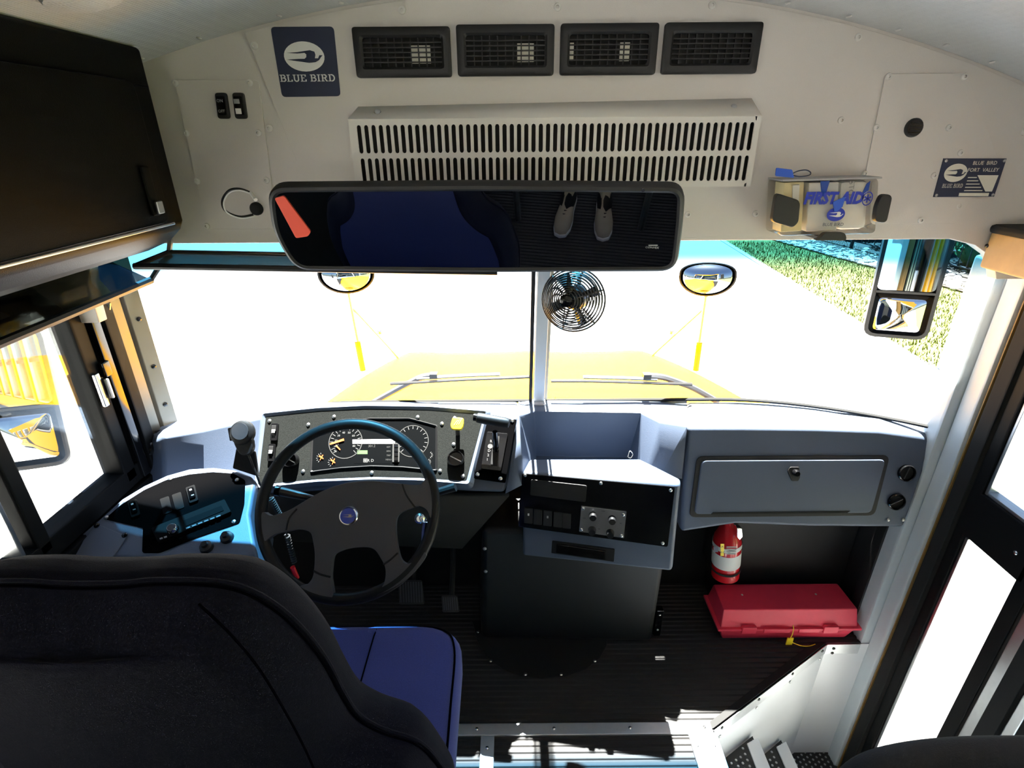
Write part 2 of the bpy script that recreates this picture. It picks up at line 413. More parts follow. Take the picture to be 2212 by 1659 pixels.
# ---- outside ground
dw = struct(MB().add([(-40,-30,-.95),(4.75,-30,-.95),(4.85,5.5,-.95),(5.6,15,-.95),(6.6,30,-.95),(8,60,-.95),(-40,60,-.95)], [tuple(range(7))]).build('driveway', 'concrete'))
tag(dw, 'white sunlit concrete driveway in front of the hood', 'driveway')
lw = struct(MB().add([(4.75,-30,-.95),(30,-30,-.95),(30,60,-.95),(8,60,-.95),(6.6,30,-.95),(5.6,15,-.95),(4.85,5.5,-.95)], [tuple(range(7))]).build('lawn', 'lawn_grass'))
tag(lw, 'yellow green lawn beside the driveway seen through the windshield', 'lawn')
def grass_blades():
    rng = np.random.default_rng(3); mb = MB()
    for _ in range(14000):
        y = rng.uniform(3.0, 14.5); x = 4.95 + max(0, (y - 5.5)) * 0.08 + rng.uniform(0, 3.0)
        h = rng.uniform(0.03, 0.09); a = rng.uniform(0, 6.28); lx, ly = rng.normal(0, .02, 2)
        dx, dy = math.cos(a) * .008, math.sin(a) * .008
        mb.v += [Vector((x - dx, y - dy, -.95)), Vector((x + dx, y + dy, -.95)), Vector((x + lx, y + ly, -.95 + h))]
        k = len(mb.v); mb.f.append((k - 3, k - 2, k - 1))
    return mb
g = grass_blades().build('grass', 'lawn_grass'); tag(g, 'short grass blades covering the lawn by the driveway', 'grass', kind='stuff')
cb = struct(MB().prism([(4.73,-30,-.95),(4.88,-30,-.95),(4.98,5.5,-.95),(5.73,15,-.95),(6.73,30,-.95),(6.6,30,-.95),(5.6,15,-.95),(4.85,5.5,-.95)], (0,0,.012)).build('curb', 'concrete')); tag(cb, 'low concrete curb between driveway and lawn', 'curb')

# ---- floor with moulded ribs running across the bus
def diag(y): return 0.504 + (y - 1.023) / 0.595
def floor_right(y):
    if y > 1.317: return WX
    if y > 1.023: return diag(y)
    if y > 0.42: return 0.504
    return WX
def make_floor():
    mb = MB(); y = FY1; pitch = 0.019
    while y > -1.2:
        prof = [(0, -.004), (.003, 0), (.012, 0), (.015, -.004), (pitch, -.004)]
        for (a, za), (b, zb) in zip(prof[:-1], prof[1:]):
            ya, yb = y - a, y - b
            mb.add([(-WX, ya, za), (floor_right(ya), ya, za), (floor_right(yb), yb, zb), (-WX, yb, zb)], [(0, 1, 2, 3)])
        y -= pitch
    mb.add([(-WX, y, 0), (WX, y, 0), (WX, FY0, 0), (-WX, FY0, 0)], [(0, 1, 2, 3)])
    mb.box(-WX, 0.45, FY0, FY1, -.06, -.03)
    return mb
struct(make_floor().build('floor', 'rubber'))
nos = struct(MB().box(-.30, .500, 1.006, 1.042, -.002, .007).build('trim_1', 'aluminium', bevel=.002))
tag(nos, 'aluminium floor strip crossing behind the ribbed driver area floor', 'floor trim')
for px in (1030, 1197, 1362, 1523):
    p = at(px, 1576, z=.007); screw((p.x, 1.024, .007), (0,0,1), nos, .9)
n2 = struct(MB().box(-.185, -.145, .40, 1.006, -.002, .006).build('trim_2', 'aluminium', bevel=.002)); tag(n2, 'narrow aluminium floor strip beside the driver seat', 'floor trim')
for y in (.97, .80, .6): screw((-.165, y, .006), (0,0,1), n2, .9)
n3 = struct(MB().box(.425, .508, .42, 1.005, -.03, .008).build('trim_3', 'white_panel', bevel=.002)); tag(n3, 'white edge strip along the aisle above the entry steps', 'floor trim')
for y in (.97, .80, .6): screw((.44, y, .008), (0,0,1), n3, .7); screw((.49, y, .008), (0,0,1), n3, .7)
# nosing around the stepwell
D0, D1, D2 = Vector((.504, 1.023, 0)), Vector((.998, 1.317, 0)), Vector((1.115, 1.317, 0))
dn = (D1 - D0).normalized(); dperp = Vector((dn.y, -dn.x, 0))
n4 = MB().prism([D0 - dperp * .002, D1 - dperp * .002, D1 + dperp * .006, D0 + dperp * .006], (0,0,-.045))
n4.prism([D1 + Vector((0, .002, 0)), D2 + Vector((0, .002, 0)), D2 - Vector((0, .006, 0)), D1 - Vector((0, .006, 0))], (0,0,-.045))
n4 = struct(n4.build('trim_4', 'aluminium', bevel=.001)); tag(n4, 'slanted aluminium nosing along the edge of the stepwell', 'floor trim')
for t in (.06, .36, .66, .95):
    p = D0.lerp(D1, t) + dperp * .006
    for dz in (-.012, -.052): screw(p + Vector((0, 0, dz)), dperp, n4, .9, 'black_gloss' if dz > -.02 else 'steel')
for dz in (-.018, -.04): screw((1.025, 1.311, dz), (0,-1,0), n4, .9, 'black_gloss')
rn = struct(MB().prism([D0 + Vector((-.035, 0, .001)), D1 + Vector((-.05, .0, .001)), D1 + Vector((.0, .0, .001)), D0 + Vector((.0, .0, .001))], (0,0,.004)).build('trim_5', 'black_matte')); tag(rn, 'black rubber edging along the slanted stepwell edge', 'floor trim')
# stepwell walls and steps
sw = MB().prism([D0, D1, D1 + dperp * .004, D0 + dperp * .004], (0,0,-.75))
sw.prism([D1, Vector((WX + .04, 1.317, 0)), Vector((WX + .04, 1.313, 0)), D1 + Vector((0, -.004, 0))], (0,0,-.75))
struct(sw.build('wall_stepwell', 'white_panel'))
def step(i, x0, x1, z):
    yc = lambda x: 1.023 + (x - .504) * .595 - .012
    t = struct(MB().prism([(x0, .42, z), (x1, .42, z), (x1, yc(x1), z), (x0, yc(x0), z)], (0,0,-.02)).build('step', 'step_black')); tag(t, ('upper', 'middle', 'lowest')[i] + ' entry step with a black studded tread and white nosing', 'step')
    MB().prism([(x1 - .03, .42, z + .001), (x1 + .012, .42, z + .001), (x1 + .012, yc(x1) - .01, z + .001), (x1 - .03, yc(x1 - .03) - .01, z + .001)], (0,0,.006)).build('nosing', 'white_panel', t)
    MB().box(x1 - .006, x1 + .008, .42, yc(x1) - .012, z - .2, z).build('riser', 'white_panel', t)
    me = shared('stud', lambda: MB().lathe([(.0045, 0), (.0035, .002), (0, .003)], (0,0,0), (0,0,1), 6), 'steel')
    for a in np.arange(x0 + .015, x1 - .035, .018):
        for k, b in enumerate(np.arange(.80, 1.4, .018)):
            bb = b + (.009 if int(round(a / .018)) % 2 else 0)
            if bb < yc(a) - .01: inst('stud', me, (a, bb, z), (0,0,1), t)
MB().box(.498, .510, .42, 1.02, -.2, -.02).build('riser', 'white_panel', n3)
step(0, .512, .70, -.2); step(1, .71, .885, -.4); step(2, .895, WX + .03, -.6)

# ---- ceiling
def arcpts(y, dz=0, n=40): return [Vector((x, y, roofz(x) + dz)) for x in np.linspace(-WX, WX, n + 1)]
ce = MB(); ce.loft([arcpts(1.275), arcpts(FY0)], closed=False, cap=False)
ceil_ = struct(ce.build('ceiling', 'ceiling_cloth'))
roof = MB(); roof.loft([arcpts(1.40, .05), arcpts(FY0, .05)], closed=False, cap=False)
struct(roof.build('roof', 'yellow_paint')); 
for x in (-.95,-.80,-.68,-.52,-.40,-.29, .31,.44,.56,.66,.76,.86,.95,1.02):
    rivet((x, 1.215, roofz(x) - .001), (0.36 * x, 0, -1), ceil_, 1.0)
def dome_lamp(px, py, label):
    z = 1.8; p = at(px, py, z=z)
    for _ in range(12): p = at(px, py, z=roofz(p.x) - .001)
    nrm = Vector((-.36 * p.x, 0, -1))
    t = thing('dome_lamp', p, label, 'lamp')
    MB().lathe([(.062, 0), (.062, .008), (.052, .016), (0, .016)], p, nrm, 24).build('lamp_ring', 'rivet_paint', t)
    MB().lathe([(.05, .014), (.046, .024), (.02, .03), (0, .031)], p, nrm, 24).build('lens', 'ceiling_cloth', t)
dome_lamp(2245, 158, 'round ceiling lamp cut by the right edge near the door')
dome_lamp(160, -45, 'round ceiling lamp cut by the top edge above the black cabinet')

# ---- header (bulkhead above the windshield)
HY = 1.25
HDR = FR((0, HY, 1.6), (1, 0, 0), (0, -1, 0))
def header_poly():
    top = [Vector((x, HY, roofz(x) + .03)) for x in np.linspace(-WX, WX, 33)]
    bot = [Vector((WX, HY, 1.29)), Vector((1.058, HY, 1.29)), Vector((1.047, HY, 1.315)), Vector((1.022, HY, 1.346)), Vector((.98, HY, 1.370)), Vector((.92, HY, 1.384)),
           Vector((-.98, HY, 1.388)), Vector((-1.05, HY, 1.36)), Vector((-1.08, HY, 1.30)), Vector((-1.085, HY, 1.20)), Vector((-WX, HY, 1.20))]
    return top + bot
hd = MB().prism(header_poly(), (0, .03, 0)); header = struct(hd.build('wall_front', 'header_paint', bevel=.003))
HFR = FR((0, HY, 1.6), (1, 0, 0), (0, -1, 0))
# main sheet, a hair proud of the bulkhead
sheet_t = [Vector((x, HY, roofz(x) - .006)) for x in np.linspace(-.605, .985, 24)]
sh = MB().prism(sheet_t + [Vector((.80, HY, 1.392)), Vector((-.50, HY, 1.396))], (0, -.003, 0)).build('sheet_panel', 'header_paint', header, bevel=.001)
lp = plate('access_panel', 'header_paint', HFR, [(378,173),(560,173),(600,494),(447,494)], 0, .004, header, r=.008, bevel=.001)
rp = plate('access_panel', 'header_paint', HFR, [(1909,160),(2085,158),(2150,340),(2062,482),(1845,482)], .003, .006, header, r=.008, bevel=.001)
for x, y in [(381,180),(541,179),(405,288),(560,287),(428,391),(577,389),(449,488)]: rivet(HFR.P(x, y, .004), HFR.n, lp, 1.25)
for x, y in [(1915,166),(2078,166),(1889,276),(2045,276),(1864,375),(2013,379),(1985,475),(2070,330)]: rivet(HFR.P(x, y, .006), HFR.n, rp, 1.25)
for x, y in [(551,99),(583,277),(869,23),(1204,16),(1537,12),(1852,81),(1815,260),(1485,463),(1631,461),(2068,445),(2210,285)]: rivet(HFR.P(x, y, .003), HFR.n, sh, 1.35)
bp_ = MB().box(-1.10, 1.10, HY, HY + .012, 1.386, 1.392)

# ---- roof front cap, windshield glass, divider, cowl
struct(MB().box(-1.2, 1.2, HY + .035, 1.36, 1.66, 1.80).build('wall_cap', 'yellow_paint'))
def glassY(x, z):
    a = abs(x); b = 1.555 - max(0, a - .55) ** 2 * .58
    return max(b - .33 * (z - .83), 1.305)
def pane(x0, x1, name):
    mb = MB(); nx, nz = 20, 12
    vs = []; fs = []
    for i in range(nx + 1):
        for k in range(nz + 1):
            x = x0 + (x1 - x0) * i / nx; z = .80 + (1.66 - .80) * k / nz
            vs.append((x, glassY(x, z), z))
    for i in range(nx):
        for k in range(nz):
            a = i * (nz + 1) + k; fs.append((a, a + nz + 1, a + nz + 2, a + 1))
    return struct(mb.add(vs, fs).build(name, 'windshield_glass'))
w1 = pane(-1.13, -.012, 'window_1'); w2 = pane(.012, 1.13, 'window_2')
tag(w1, 'left windshield pane with a blue shade band above the steering wheel', 'windshield'); tag(w2, 'right windshield pane with a blue shade band', 'windshield')
dv = MB().loft([[Vector((sx * .017, glassY(0, z) + dy, z)) for sx, dy in ((-1, -.03), (1, -.03), (1, .02), (-1, .02))] for z in (.80, 1.52)])
dvd = struct(dv.build('trim_6', 'divider_grey', bevel=.003)); tag(dvd, 'grey vertical post dividing the two windshield panes', 'post')
MB().loft([[Vector((-.026 + sx * .005, glassY(0, z) + dy, z)) for sx, dy in ((-1, -.012), (1, -.012), (1, .02), (-1, .02))] for z in (.80, 1.52)]).build('rubber_seal', 'black_matte', dvd)
MB().loft([[Vector((.023 + sx * .004, glassY(0, z) + dy, z)) for sx, dy in ((-1, -.006), (1, -.006), (1, .02), (-1, .02))] for z in (.80, 1.52)]).build('rubber_seal', 'trim_beige', dvd)
MB().box(-.022, .022, 1.50, 1.535, .815, .845).build('foot_bracket', 'divider_grey', dvd, bevel=.003)
lowseal = MB().tube([Vector((x, glassY(x, .832) - .004, .832)) for x in np.linspace(-1.12, 1.12, 41)], .006, 6)
lsl = struct(lowseal.build('trim_7', 'black_matte')); tag(lsl, 'thin black rubber seal along the foot of the windshield', 'seal')
cow = MB()
xs = np.linspace(-.92, .92, 25)
cow.loft([[Vector((x, glassY(x, .80) + dy, z)) for x in xs] for dy, z in ((-.012, .795), (.12, .77), (.14, .66))], closed=False, cap=False)
tag(struct(cow.build('cowl', 'yellow_paint', solid=.004)), 'yellow cowl below the outside of the windshield', 'cowl')
struct(MB().box(-WX - .02, WX + .02, 1.60, 1.63, -.06, .70).build('wall_firewall', 'black_matte'))
kp = struct(MB().box(.66, WX - .02, 1.50, 1.60, -.0, .62).box(1.125, 1.158, 1.395, 1.50, 0, .62).build('trim_8', 'dash_dark', bevel=.01)); tag(kp, 'black sheet panel under the dash above the red case', 'panel')

# ---- left wall and driver window
def skin(name, boxes, outer, mat_='header_paint', side=1):
    mb = MB()
    for b in boxes: mb.box(*b)
    o = struct(mb.build(name, mat_))
    mo = MB()
    for b in outer: mo.box(*b)
    mo.build('outer_skin', 'yellow_paint', o)
    return o
L0, L1 = -WX - .035, -WX
boxes = [(L0, L1, FY0, 1.60, -.06, .76), (L0, L1, FY0, 1.44, 1.30, 1.55)]
for y in (-4.2, -3.5, -2.8, -2.1, -1.4, -.7, 0.0, .26): boxes.append((L0, L1, y, y + .09, .76, 1.30))
outer = [(L0 - .012, L0 - .001, FY0, 1.60, -.6, .75), (L0 - .012, L0 - .001, FY0, 1.44, 1.31, 1.70)]
for y in (-4.2, -3.5, -2.8, -2.1, -1.4, -.7, 0.0, .26): outer.append((L0 - .012, L0 - .001, y, y + .09, .75, 1.31))
wl = skin('wall_left', boxes, outer)
for k in range(3):
    MB().box(L0 - .016, L0 - .0125, FY0, 1.60, .10 + k * .25, .14 + k * .25).build('rub_rail', 'black_matte', wl)
mirx = lambda b: (-b[1], -b[0]) + tuple(b[2:])
rboxes = [mirx(b) for b in boxes[2:-1]] + [(WX, WX + .035, FY0, .33, -.06, .76), (WX, WX + .035, FY0, .33, 1.30, 1.55), (WX, WX + .035, .24, .33, .76, 1.30), (WX, WX + .05, .33, 1.44, 1.345, 1.55), (WX, WX + .035, 1.395, 1.62, -.06, .80)]
router = [mirx(b) for b in outer[2:-1]] + [(WX + .036, WX + .047, FY0, .33, -.6, .75), (WX + .036, WX + .047, FY0, .33, 1.31, 1.70), (WX + .036, WX + .047, .24, .33, .75, 1.31), (WX + .051, WX + .06, .33, 1.44, 1.345, 1.70)]
wr = skin('wall_right', rboxes, router)
wb = MB().box(-WX, WX, FY0 - .04, FY0, -.06, .8); wb.box(-WX, WX, FY0 - .04, FY0, 1.35, 1.9); wb.box(-WX, -.8, FY0 - .04, FY0, .8, 1.35); wb.box(.8, WX, FY0 - .04, FY0, .8, 1.35)
struct(wb.build('wall_rear', 'header_paint'))
struct(MB().box(-WX, -WX + .012, .0, 1.34, 0, .70).build('trim_12', 'dash_dark'))
# driver window: black frame, two stiles, panes, latch
FX = -WX + .012
dwn = thing('window_3', (FX, .8, .77), 'black framed driver side window left of the switch console', 'window', kind='structure')
b = lambda y0, y1, z0, z1, d=.018: MB().box(FX - d - .02, FX + d, y0, y1, z0, z1)
b(.30, 1.335, .735, .790, .02).build('frame_rail', 'frame_black', dwn, bevel=.006)
b(.30, 1.335, .700, .730, .028).build('sill', 'frame_black', dwn, bevel=.006)
b(.30, 1.335, 1.245, 1.30, .02).build('frame_rail', 'frame_black', dwn, bevel=.006)
b(1.215, 1.262, .75, 1.29, .020).build('frame_stile', 'frame_black', dwn, bevel=.008)
b(1.268, 1.300, .74, 1.29, .030).build('frame_stile', 'black_gloss', dwn, bevel=.006)
b(1.304, 1.345, .72, 1.32, .036).build('frame_stile', 'frame_black', dwn, bevel=.006)
b(.925, .962, .76, 1.27, .02).build('meeting_stile', 'frame_black', dwn, bevel=.006)
b(.895, .905, .79, 1.25, .012).build('meeting_stile', 'steel', dwn, bevel=.002)
b(.30, .35, .76, 1.27, .02).build('frame_stile', 'frame_black', dwn, bevel=.006)
MB().box(FX - .006, FX - .002, .96, 1.22, .785, 1.25).build('glass', 'clear_glass', dwn)
MB().box(FX - .016, FX - .012, .34, .93, .785, 1.25).build('glass', 'clear_glass', dwn)
la = MB().box(FX + .018, FX + .030, 1.222, 1.238, .985, 1.075).build('latch', 'chrome', dwn, bevel=.003)
MB().box(FX + .020, FX + .040, 1.242, 1.250, 1.00, 1.055).build('latch_pull', 'steel', la, bevel=.003)
MB().box(FX + .020, FX + .036, 1.250, 1.275, 1.055, 1.095).build('latch_body', 'black_gloss', la, bevel=.004)
# left A-pillar cover
pl = MB().loft([[Vector((-1.155, 1.345, z)), Vector((-1.128, 1.350, z)), Vector((-1.118, 1.385, z)), Vector((-1.130, 1.388, z)), Vector((-1.150, 1.388, z))] for z in (.72, 1.30)])
pA = struct(pl.build('trim_9', 'pillar_left', bevel=.002)); tag(pA, 'metal pillar cover left of the windshield with black screws', 'pillar')
pl2 = MB().loft([[Vector((-1.150, 1.392, z)), Vector((-1.112, 1.392, z)), Vector((-1.090, 1.425, z)), Vector((-1.150, 1.45, z))] for z in (.76, 1.40)])
p2_ = pl2.build('pillar_flange', 'pillar_left', pA, bevel=.002)
for z in (1.16, 1.02, .90): screw((-1.10, 1.408, z), (.83, -.55, 0), p2_, 1.1, 'black_gloss')
MB().prism([at(205,668,y=1.335), at(240,655,y=1.335), at(237,718,y=1.335), at(230,724,y=1.335)], (0,-.004,0)).build('bracket', 'steel', pA)
# right door post
def post(name, x0, x1, y0, y1, mat_, z0=-.62, z1=1.32, bevel=.006): return MB().box(x0, x1, y0, y1, z0, z1).build(name, mat_, rpost, bevel=bevel)
rpost = thing('trim_10', (1.14, 1.33, -.62), 'grey blue door post standing between the dash and the entrance door', 'post', kind='structure')
post('post_face', 1.118, 1.20, 1.318, 1.405, 'pillar_grey', bevel=.010)
post('post_strip', 1.142, 1.20, 1.262, 1.316, 'pillar_grey', bevel=.008)
post('post_edge', 1.150, 1.22, 1.2545, 1.2585, 'post_yellow', bevel=.001)
post('door_seal', 1.150, 1.21, 1.208, 1.251, 'black_matte', bevel=.006)
MB().box(1.112, 1.128, 1.37, 1.412, -.62, .60).build('post_return', 'dash_dark', rpost, bevel=.004)
for z in (1.0, -.42): screw((1.118, 1.39, z), (-1, 0, 0), rpost, .9)
# entrance door: two folding leaves
door = thing('door_1', (1.175, .8, -.60), 'black framed glazed entrance door at the right', 'door', kind='structure')
DX0, DX1 = 1.158, 1.195
d = lambda n, y0, y1, z0, z1, m_='frame_black', dx=0, bv=.006: MB().box(DX0 + dx, DX1, y0, y1, z0, z1).build(n, m_, door, bevel=bv)
d('stile', 1.170, 1.205, -.60, 1.33); d('stile_bead', 1.160, 1.170, -.56, .59, 'steel', .006, .002); d('stile_bead', 1.160, 1.170, .735, 1.30, 'steel', .006, .002)
d('cross_rail', .985, 1.18, .595, .735); d('cross_rail_bead', .985, 1.16, .735, .745, 'steel', .006, .002)
d('top_rail', .985, 1.18, 1.28, 1.34); d('bottom_rail', .985, 1.18, -.62, -.50)
screw((DX0, 1.03, .66), (-1, 0, 0), door, 1.0)
for y0, y1, m_, dx in ((.965, 1.005, 'frame_black', 0), (.93, .962, 'steel', .006), (.882, .928, 'black_matte', -.004), (.852, .880, 'steel', .006), (.800, .850, 'frame_black', 0)):
    d('stile', y0, y1, -.60, 1.33, m_, dx, .004)
d('cross_rail', .45, .80, .595, .735); d('top_rail', .40, .80, 1.28, 1.34); d('bottom_rail', .40, .80, -.62, -.50); d('stile', .36, .42, -.6, 1.33)
for y0, y1 in ((.99, 1.175), (.42, .80)):
    for z0, z1 in ((-.5, .6), (.735, 1.28)): MB().box(1.178, 1.182, y0, y1, z0, z1).build('glass', 'clear_glass', door)
# tan cover over the door
dc = thing('door_operator_cover', (1.1, .9, 1.31), 'tan cover box with black padded top above the entrance door', 'cover')
MB().box(1.002, 1.155, .30, 1.246, 1.320, 1.402).build('face_board', 'tan_board', dc, bevel=.006)
MB().box(.996, 1.157, .30, 1.249, 1.398, 1.418).build('padded_top', 'black_matte', dc, bevel=.008)
screw(at(2132, 531, x=1.002), (-1, 0, 0), dc, .8, 'black_gloss')
# side windows behind the driver
i = 4
for sx in (-1, 1):
    for y in (-4.11, -3.41, -2.71, -2.01, -1.31, -.61):
        x = sx * (WX + .017)
        wn = struct(MB().box(x - .002, x + .002, y, y + .61, .76, 1.30).build('window_%d' % i, 'clear_glass')); i += 1
        MB().box(x - .012, x + .012, y, y + .61, 1.02, 1.045).build('sash_rail', 'black_plastic', wn)
# ================================================================== OVERHEAD THINGS
# driver cabinet on the left
cb = thing('overhead_cabinet', (-.95, .7, 1.39), 'black overhead storage cabinet above the driver window', 'cabinet')
XF = -.76
prof = [(XF, 1.757), (XF, 1.452), (XF - .008, 1.435), (XF - .035, 1.412), (XF - .085, 1.392), (-1.14, 1.375), (-1.14, 1.57), (-1.10, 1.70), (-1.02, 1.715), (-.85, 1.748)]
MB().prism([(x, .18, z) for x, z in prof], (0, .972, 0)).build('body', 'cabinet_black', cb, bevel=.008, segs=3)
CF = FR((XF, .7, 1.6), (0, -1, 0), (1, 0, 0))
CF = FR((XF, .7, 1.6), (0, 1, 0), (1, 0, 0))
dr = MB().prism(fillet([CF.W(.388, -.143), CF.W(-.45, -.143), CF.W(-.45, .098), CF.W(.388, .098)], .02), (.012, 0, 0)).build('cabinet_door', 'cabinet_black', cb, bevel=.004)
MB().box(XF, XF + .005, .2, 1.14, 1.690, 1.695).build('top_lip', 'cabinet_black', cb, bevel=.003)
MB().box(XF + .01, XF + .018, .25, 1.09, 1.452, 1.4565).build('door_edge_bead', 'steel', cb, bevel=.001)
lt = MB().box(XF + .012, XF + .020, 1.03, 1.054, 1.474, 1.56).build('latch', 'cabinet_black', dr, bevel=.004)
MB().box(XF + .022, XF + .028, 1.034, 1.052, 1.478, 1.50).build('latch_pull', 'steel', lt, bevel=.002)

# smoked sun visors
sv = thing('sun_visor', (-.5, 1.2, 1.33), 'long smoked sun visor with black edge under the wide mirror', 'visor')
va, vb = Vector((-.87, 1.19, 1.345)), Vector((-.11, 1.19, 1.325))
pv = [Vector((-.90, 1.165, 1.355)), Vector((-.115, 1.165, 1.336)), Vector((-.115, 1.235, 1.352)), Vector((-.86, 1.235, 1.372))]
MB().prism(pv, (0, -.0005, .003)).build('visor_panel', 'smoked_acrylic', sv)
MB().tube([pv[0], pv[1]], .007, 8).build('edge_strip', 'black_plastic', sv)
MB().tube([pv[3], pv[2]], .005, 8).build('edge_strip', 'black_plastic', sv)
MB().tube([pv[0], pv[3]], .006, 8).build('edge_strip', 'black_plastic', sv)
MB().lathe([(.006, 0), (.006, .06), (0, .06)], pv[3], (0, .2, .3), 8).build('pivot', 'steel', sv)
sv2 = thing('side_visor', (-.98, 1.0, 1.29), 'smoked visor rail above the driver side window', 'visor')
q = [Vector((-.985, .35, 1.272)), Vector((-.965, 1.30, 1.292)), Vector((-1.08, 1.33, 1.335)), Vector((-1.12, .35, 1.33))]
MB().prism(q, (0, 0, .003)).build('visor_panel', 'smoked_acrylic', sv2)
MB().tube([q[0], q[1]], .009, 8).build('edge_strip', 'black_plastic', sv2)
MB().tube([q[1], Vector((-.93, 1.31, 1.335)), Vector((-.87, 1.25, 1.36))], .006, 8).build('visor_arm', 'black_plastic', sv2)
MB().box(-1.13, -1.06, 1.14, 1.22, 1.275, 1.305).build('mount_block', 'trim_beige', sv2, bevel=.006)

# air vents in a row
def vent(c4, label):
    u0, v0 = HFR.uv(*c4[0]); u1, v1 = HFR.uv(*c4[1]); u2, v2 = HFR.uv(*c4[2]); u3, v3 = HFR.uv(*c4[3])
    uc = (u0 + u1 + u2 + u3) / 4; vc = (v0 + v1 + v2 + v3) / 4; hw = (u1 - u0 + u2 - u3) / 4; hh = (v0 + v1 - v2 - v3) / 4
    t = thing('air_vent', HFR.W(uc, vc - hh), label, 'vent', 'row of four header vents')
    B = .018
    ring = lambda a, b, h: fillet([HFR.W(uc - a, vc - b, h), HFR.W(uc + a, vc - b, h), HFR.W(uc + a, vc + b, h), HFR.W(uc - a, vc + b, h)], .006, 3)
    mb = MB(); mb.loft([ring(hw, hh, .003), ring(hw, hh, .013), ring(hw - .004, hh - .004, .016), ring(hw - B + .004, hh - B + .004, .016), ring(hw - B, hh - B, .012), ring(hw - B, hh - B, .003)], cap=False)
    mb.build('bezel', 'black_plastic', t)
    mb = MB(); a, b = hw - B, hh - B
    mb.add([HFR.W(uc + i * a, vc + j * b, .0038) for i, j in ((-1, -1), (1, -1), (1, 1), (-1, 1))], [(0, 1, 2, 3)]).build('duct', 'black_matte', t)
    me = None
    for k in range(1, 6):
        o = MB().obox(HFR.W(uc, vc - b + 2 * b * k / 6, .0095), a, .0011, .0025, HFR).build('slat', 'black_plastic', t)
    for k in range(1, 10):
        o = MB().obox(HFR.W(uc - a + 2 * a * k / 10, vc, .0065), .0011, b, .002, HFR).build('divider', 'black_plastic', t)
    return t, uc, vc, a, b
V = [((762,62),(974,58),(976,167),(775,170)), ((986,56),(1197,54),(1195,164),(990,167)), ((1210,54),(1420,51),(1413,163),(1208,164)), ((1434,52),(1644,49),(1628,160),(1425,162))]
NM = ['leftmost of four black louvred air vents on the header', 'second black air vent from the left on the header', 'third black air vent from the left on the header', 'rightmost of four black louvred air vents on the header']
for k, c4 in enumerate(V):
    t, uc, vc, a, b = vent(c4, NM[k])
    if k < 3:
        fx = (.15, .25, .25)[k]; wdt = (.5, .42, .25)[k]
        MB().obox(HFR.W(uc + a * (fx + wdt / 2 + .05), vc - b * .12, .0045), a * wdt / 2, b * .62, .0004, HFR).build('duct_wall', 'cream_print', t)
    if k == 2: MB().obox(HFR.W(uc - a * .93, vc - b * .1, .0045), a * .05, b * .6, .0004, HFR).build('duct_wall', 'cream_print', t)

# white slotted grille cover
gc = thing('grille_cover', HFR.W(.03, -.2), 'white slotted metal grille cover below the air vents', 'grille')
GY = .045
GF = FR((0, HY - GY, 1.6), (1, 0, 0), (0, -1, 0))
gl0, gt = GF.uv(752, 262); gr0, _ = GF.uv(1646, 247); _, gb = GF.uv(1200, 406)
gt = (GF.uv(752,262)[1] + GF.uv(1646,247)[1]) / 2
s0, sv1 = GF.uv(767, 276); s1, _ = GF.uv(1634, 263)
NS = 55; pitch = (s1 - s0) / NS
def slot_sheet():
    mb = MB(); vm = (gt + gb) / 2; r = pitch * .29
    rows = [(GF.uv(770, 332)[1], GF.uv(767, 270)[1]), (GF.uv(780, 397)[1], GF.uv(775, 342)[1])]
    ed = [gt, (rows[0][0] + rows[1][1]) / 2, gb]
    for ri, (lo, hi) in enumerate(rows):
        top, bot = ed[ri], ed[ri + 1]
        for k in range(NS):
            uc = s0 + pitch * (k + .5); hp = pitch / 2
            inner = [(uc + r * math.cos(t), hi - r + r * math.sin(t)) for t in (math.pi * j / 4 for j in range(5))] + [(uc + r * math.cos(t), lo + r + r * math.sin(t)) for t in (math.pi + math.pi * j / 4 for j in range(5))]
            outer = [(uc + hp, hi - r), (uc + hp, top), (uc, top), (uc - hp, top), (uc - hp, hi - r), (uc - hp, lo + r), (uc - hp, bot), (uc, bot), (uc + hp, bot), (uc + hp, lo + r)]
            n = 10; vs = [GF.W(*p) for p in inner + outer]
            ib = len(mb.v); vs += [GF.W(*p, -.003) for p in inner]
            mb.add(vs, [(i, (i + 1) % n, n + (i + 1) % n, n + i) for i in range(n)] + [(i, 2 * n + i, 2 * n + (i + 1) % n, (i + 1) % n) for i in range(n)])
    for a, b_ in ((gl0, s0), (s1, gr0)):
        mb.add([GF.W(a, ed[0]), GF.W(b_, ed[0]), GF.W(b_, ed[1]), GF.W(b_, ed[2]), GF.W(a, ed[2])], [(0, 1, 2, 3, 4)])
    return mb
slot_sheet().build('slotted_face', 'rivet_paint', gc, ang=60)
sd_ = MB()
for a in (gl0, gr0): sd_.add([GF.W(a, gt), GF.W(a, gb), GF.W(a, gb, -GY + .003), GF.W(a, gt, -GY + .003)], [(0, 1, 2, 3)])
sd_.add([GF.W(gl0, gb), GF.W(gr0, gb), GF.W(gr0, gb, -GY + .003), GF.W(gl0, gb, -GY + .003)], [(0, 1, 2, 3)])
sd_.build('side_walls', 'rivet_paint', gc)
tl = (HFR.P(775, 232, .003), HFR.P(1622, 214, .003))
fl = MB().add([GF.W(gl0, gt), GF.W(gr0, gt), tl[1], tl[0]], [(0, 1, 2, 3)]).build('top_flange', 'rivet_paint', gc, solid=.003)
MB().add([GF.W(gl0 + .002, gb + .002, -.012), GF.W(gr0 - .002, gb + .002, -.012), GF.W(gr0 - .002, gt - .002, -.012), GF.W(gl0 + .002, gt - .002, -.012)], [(0, 1, 2, 3)]).build('filter', 'black_matte', gc)
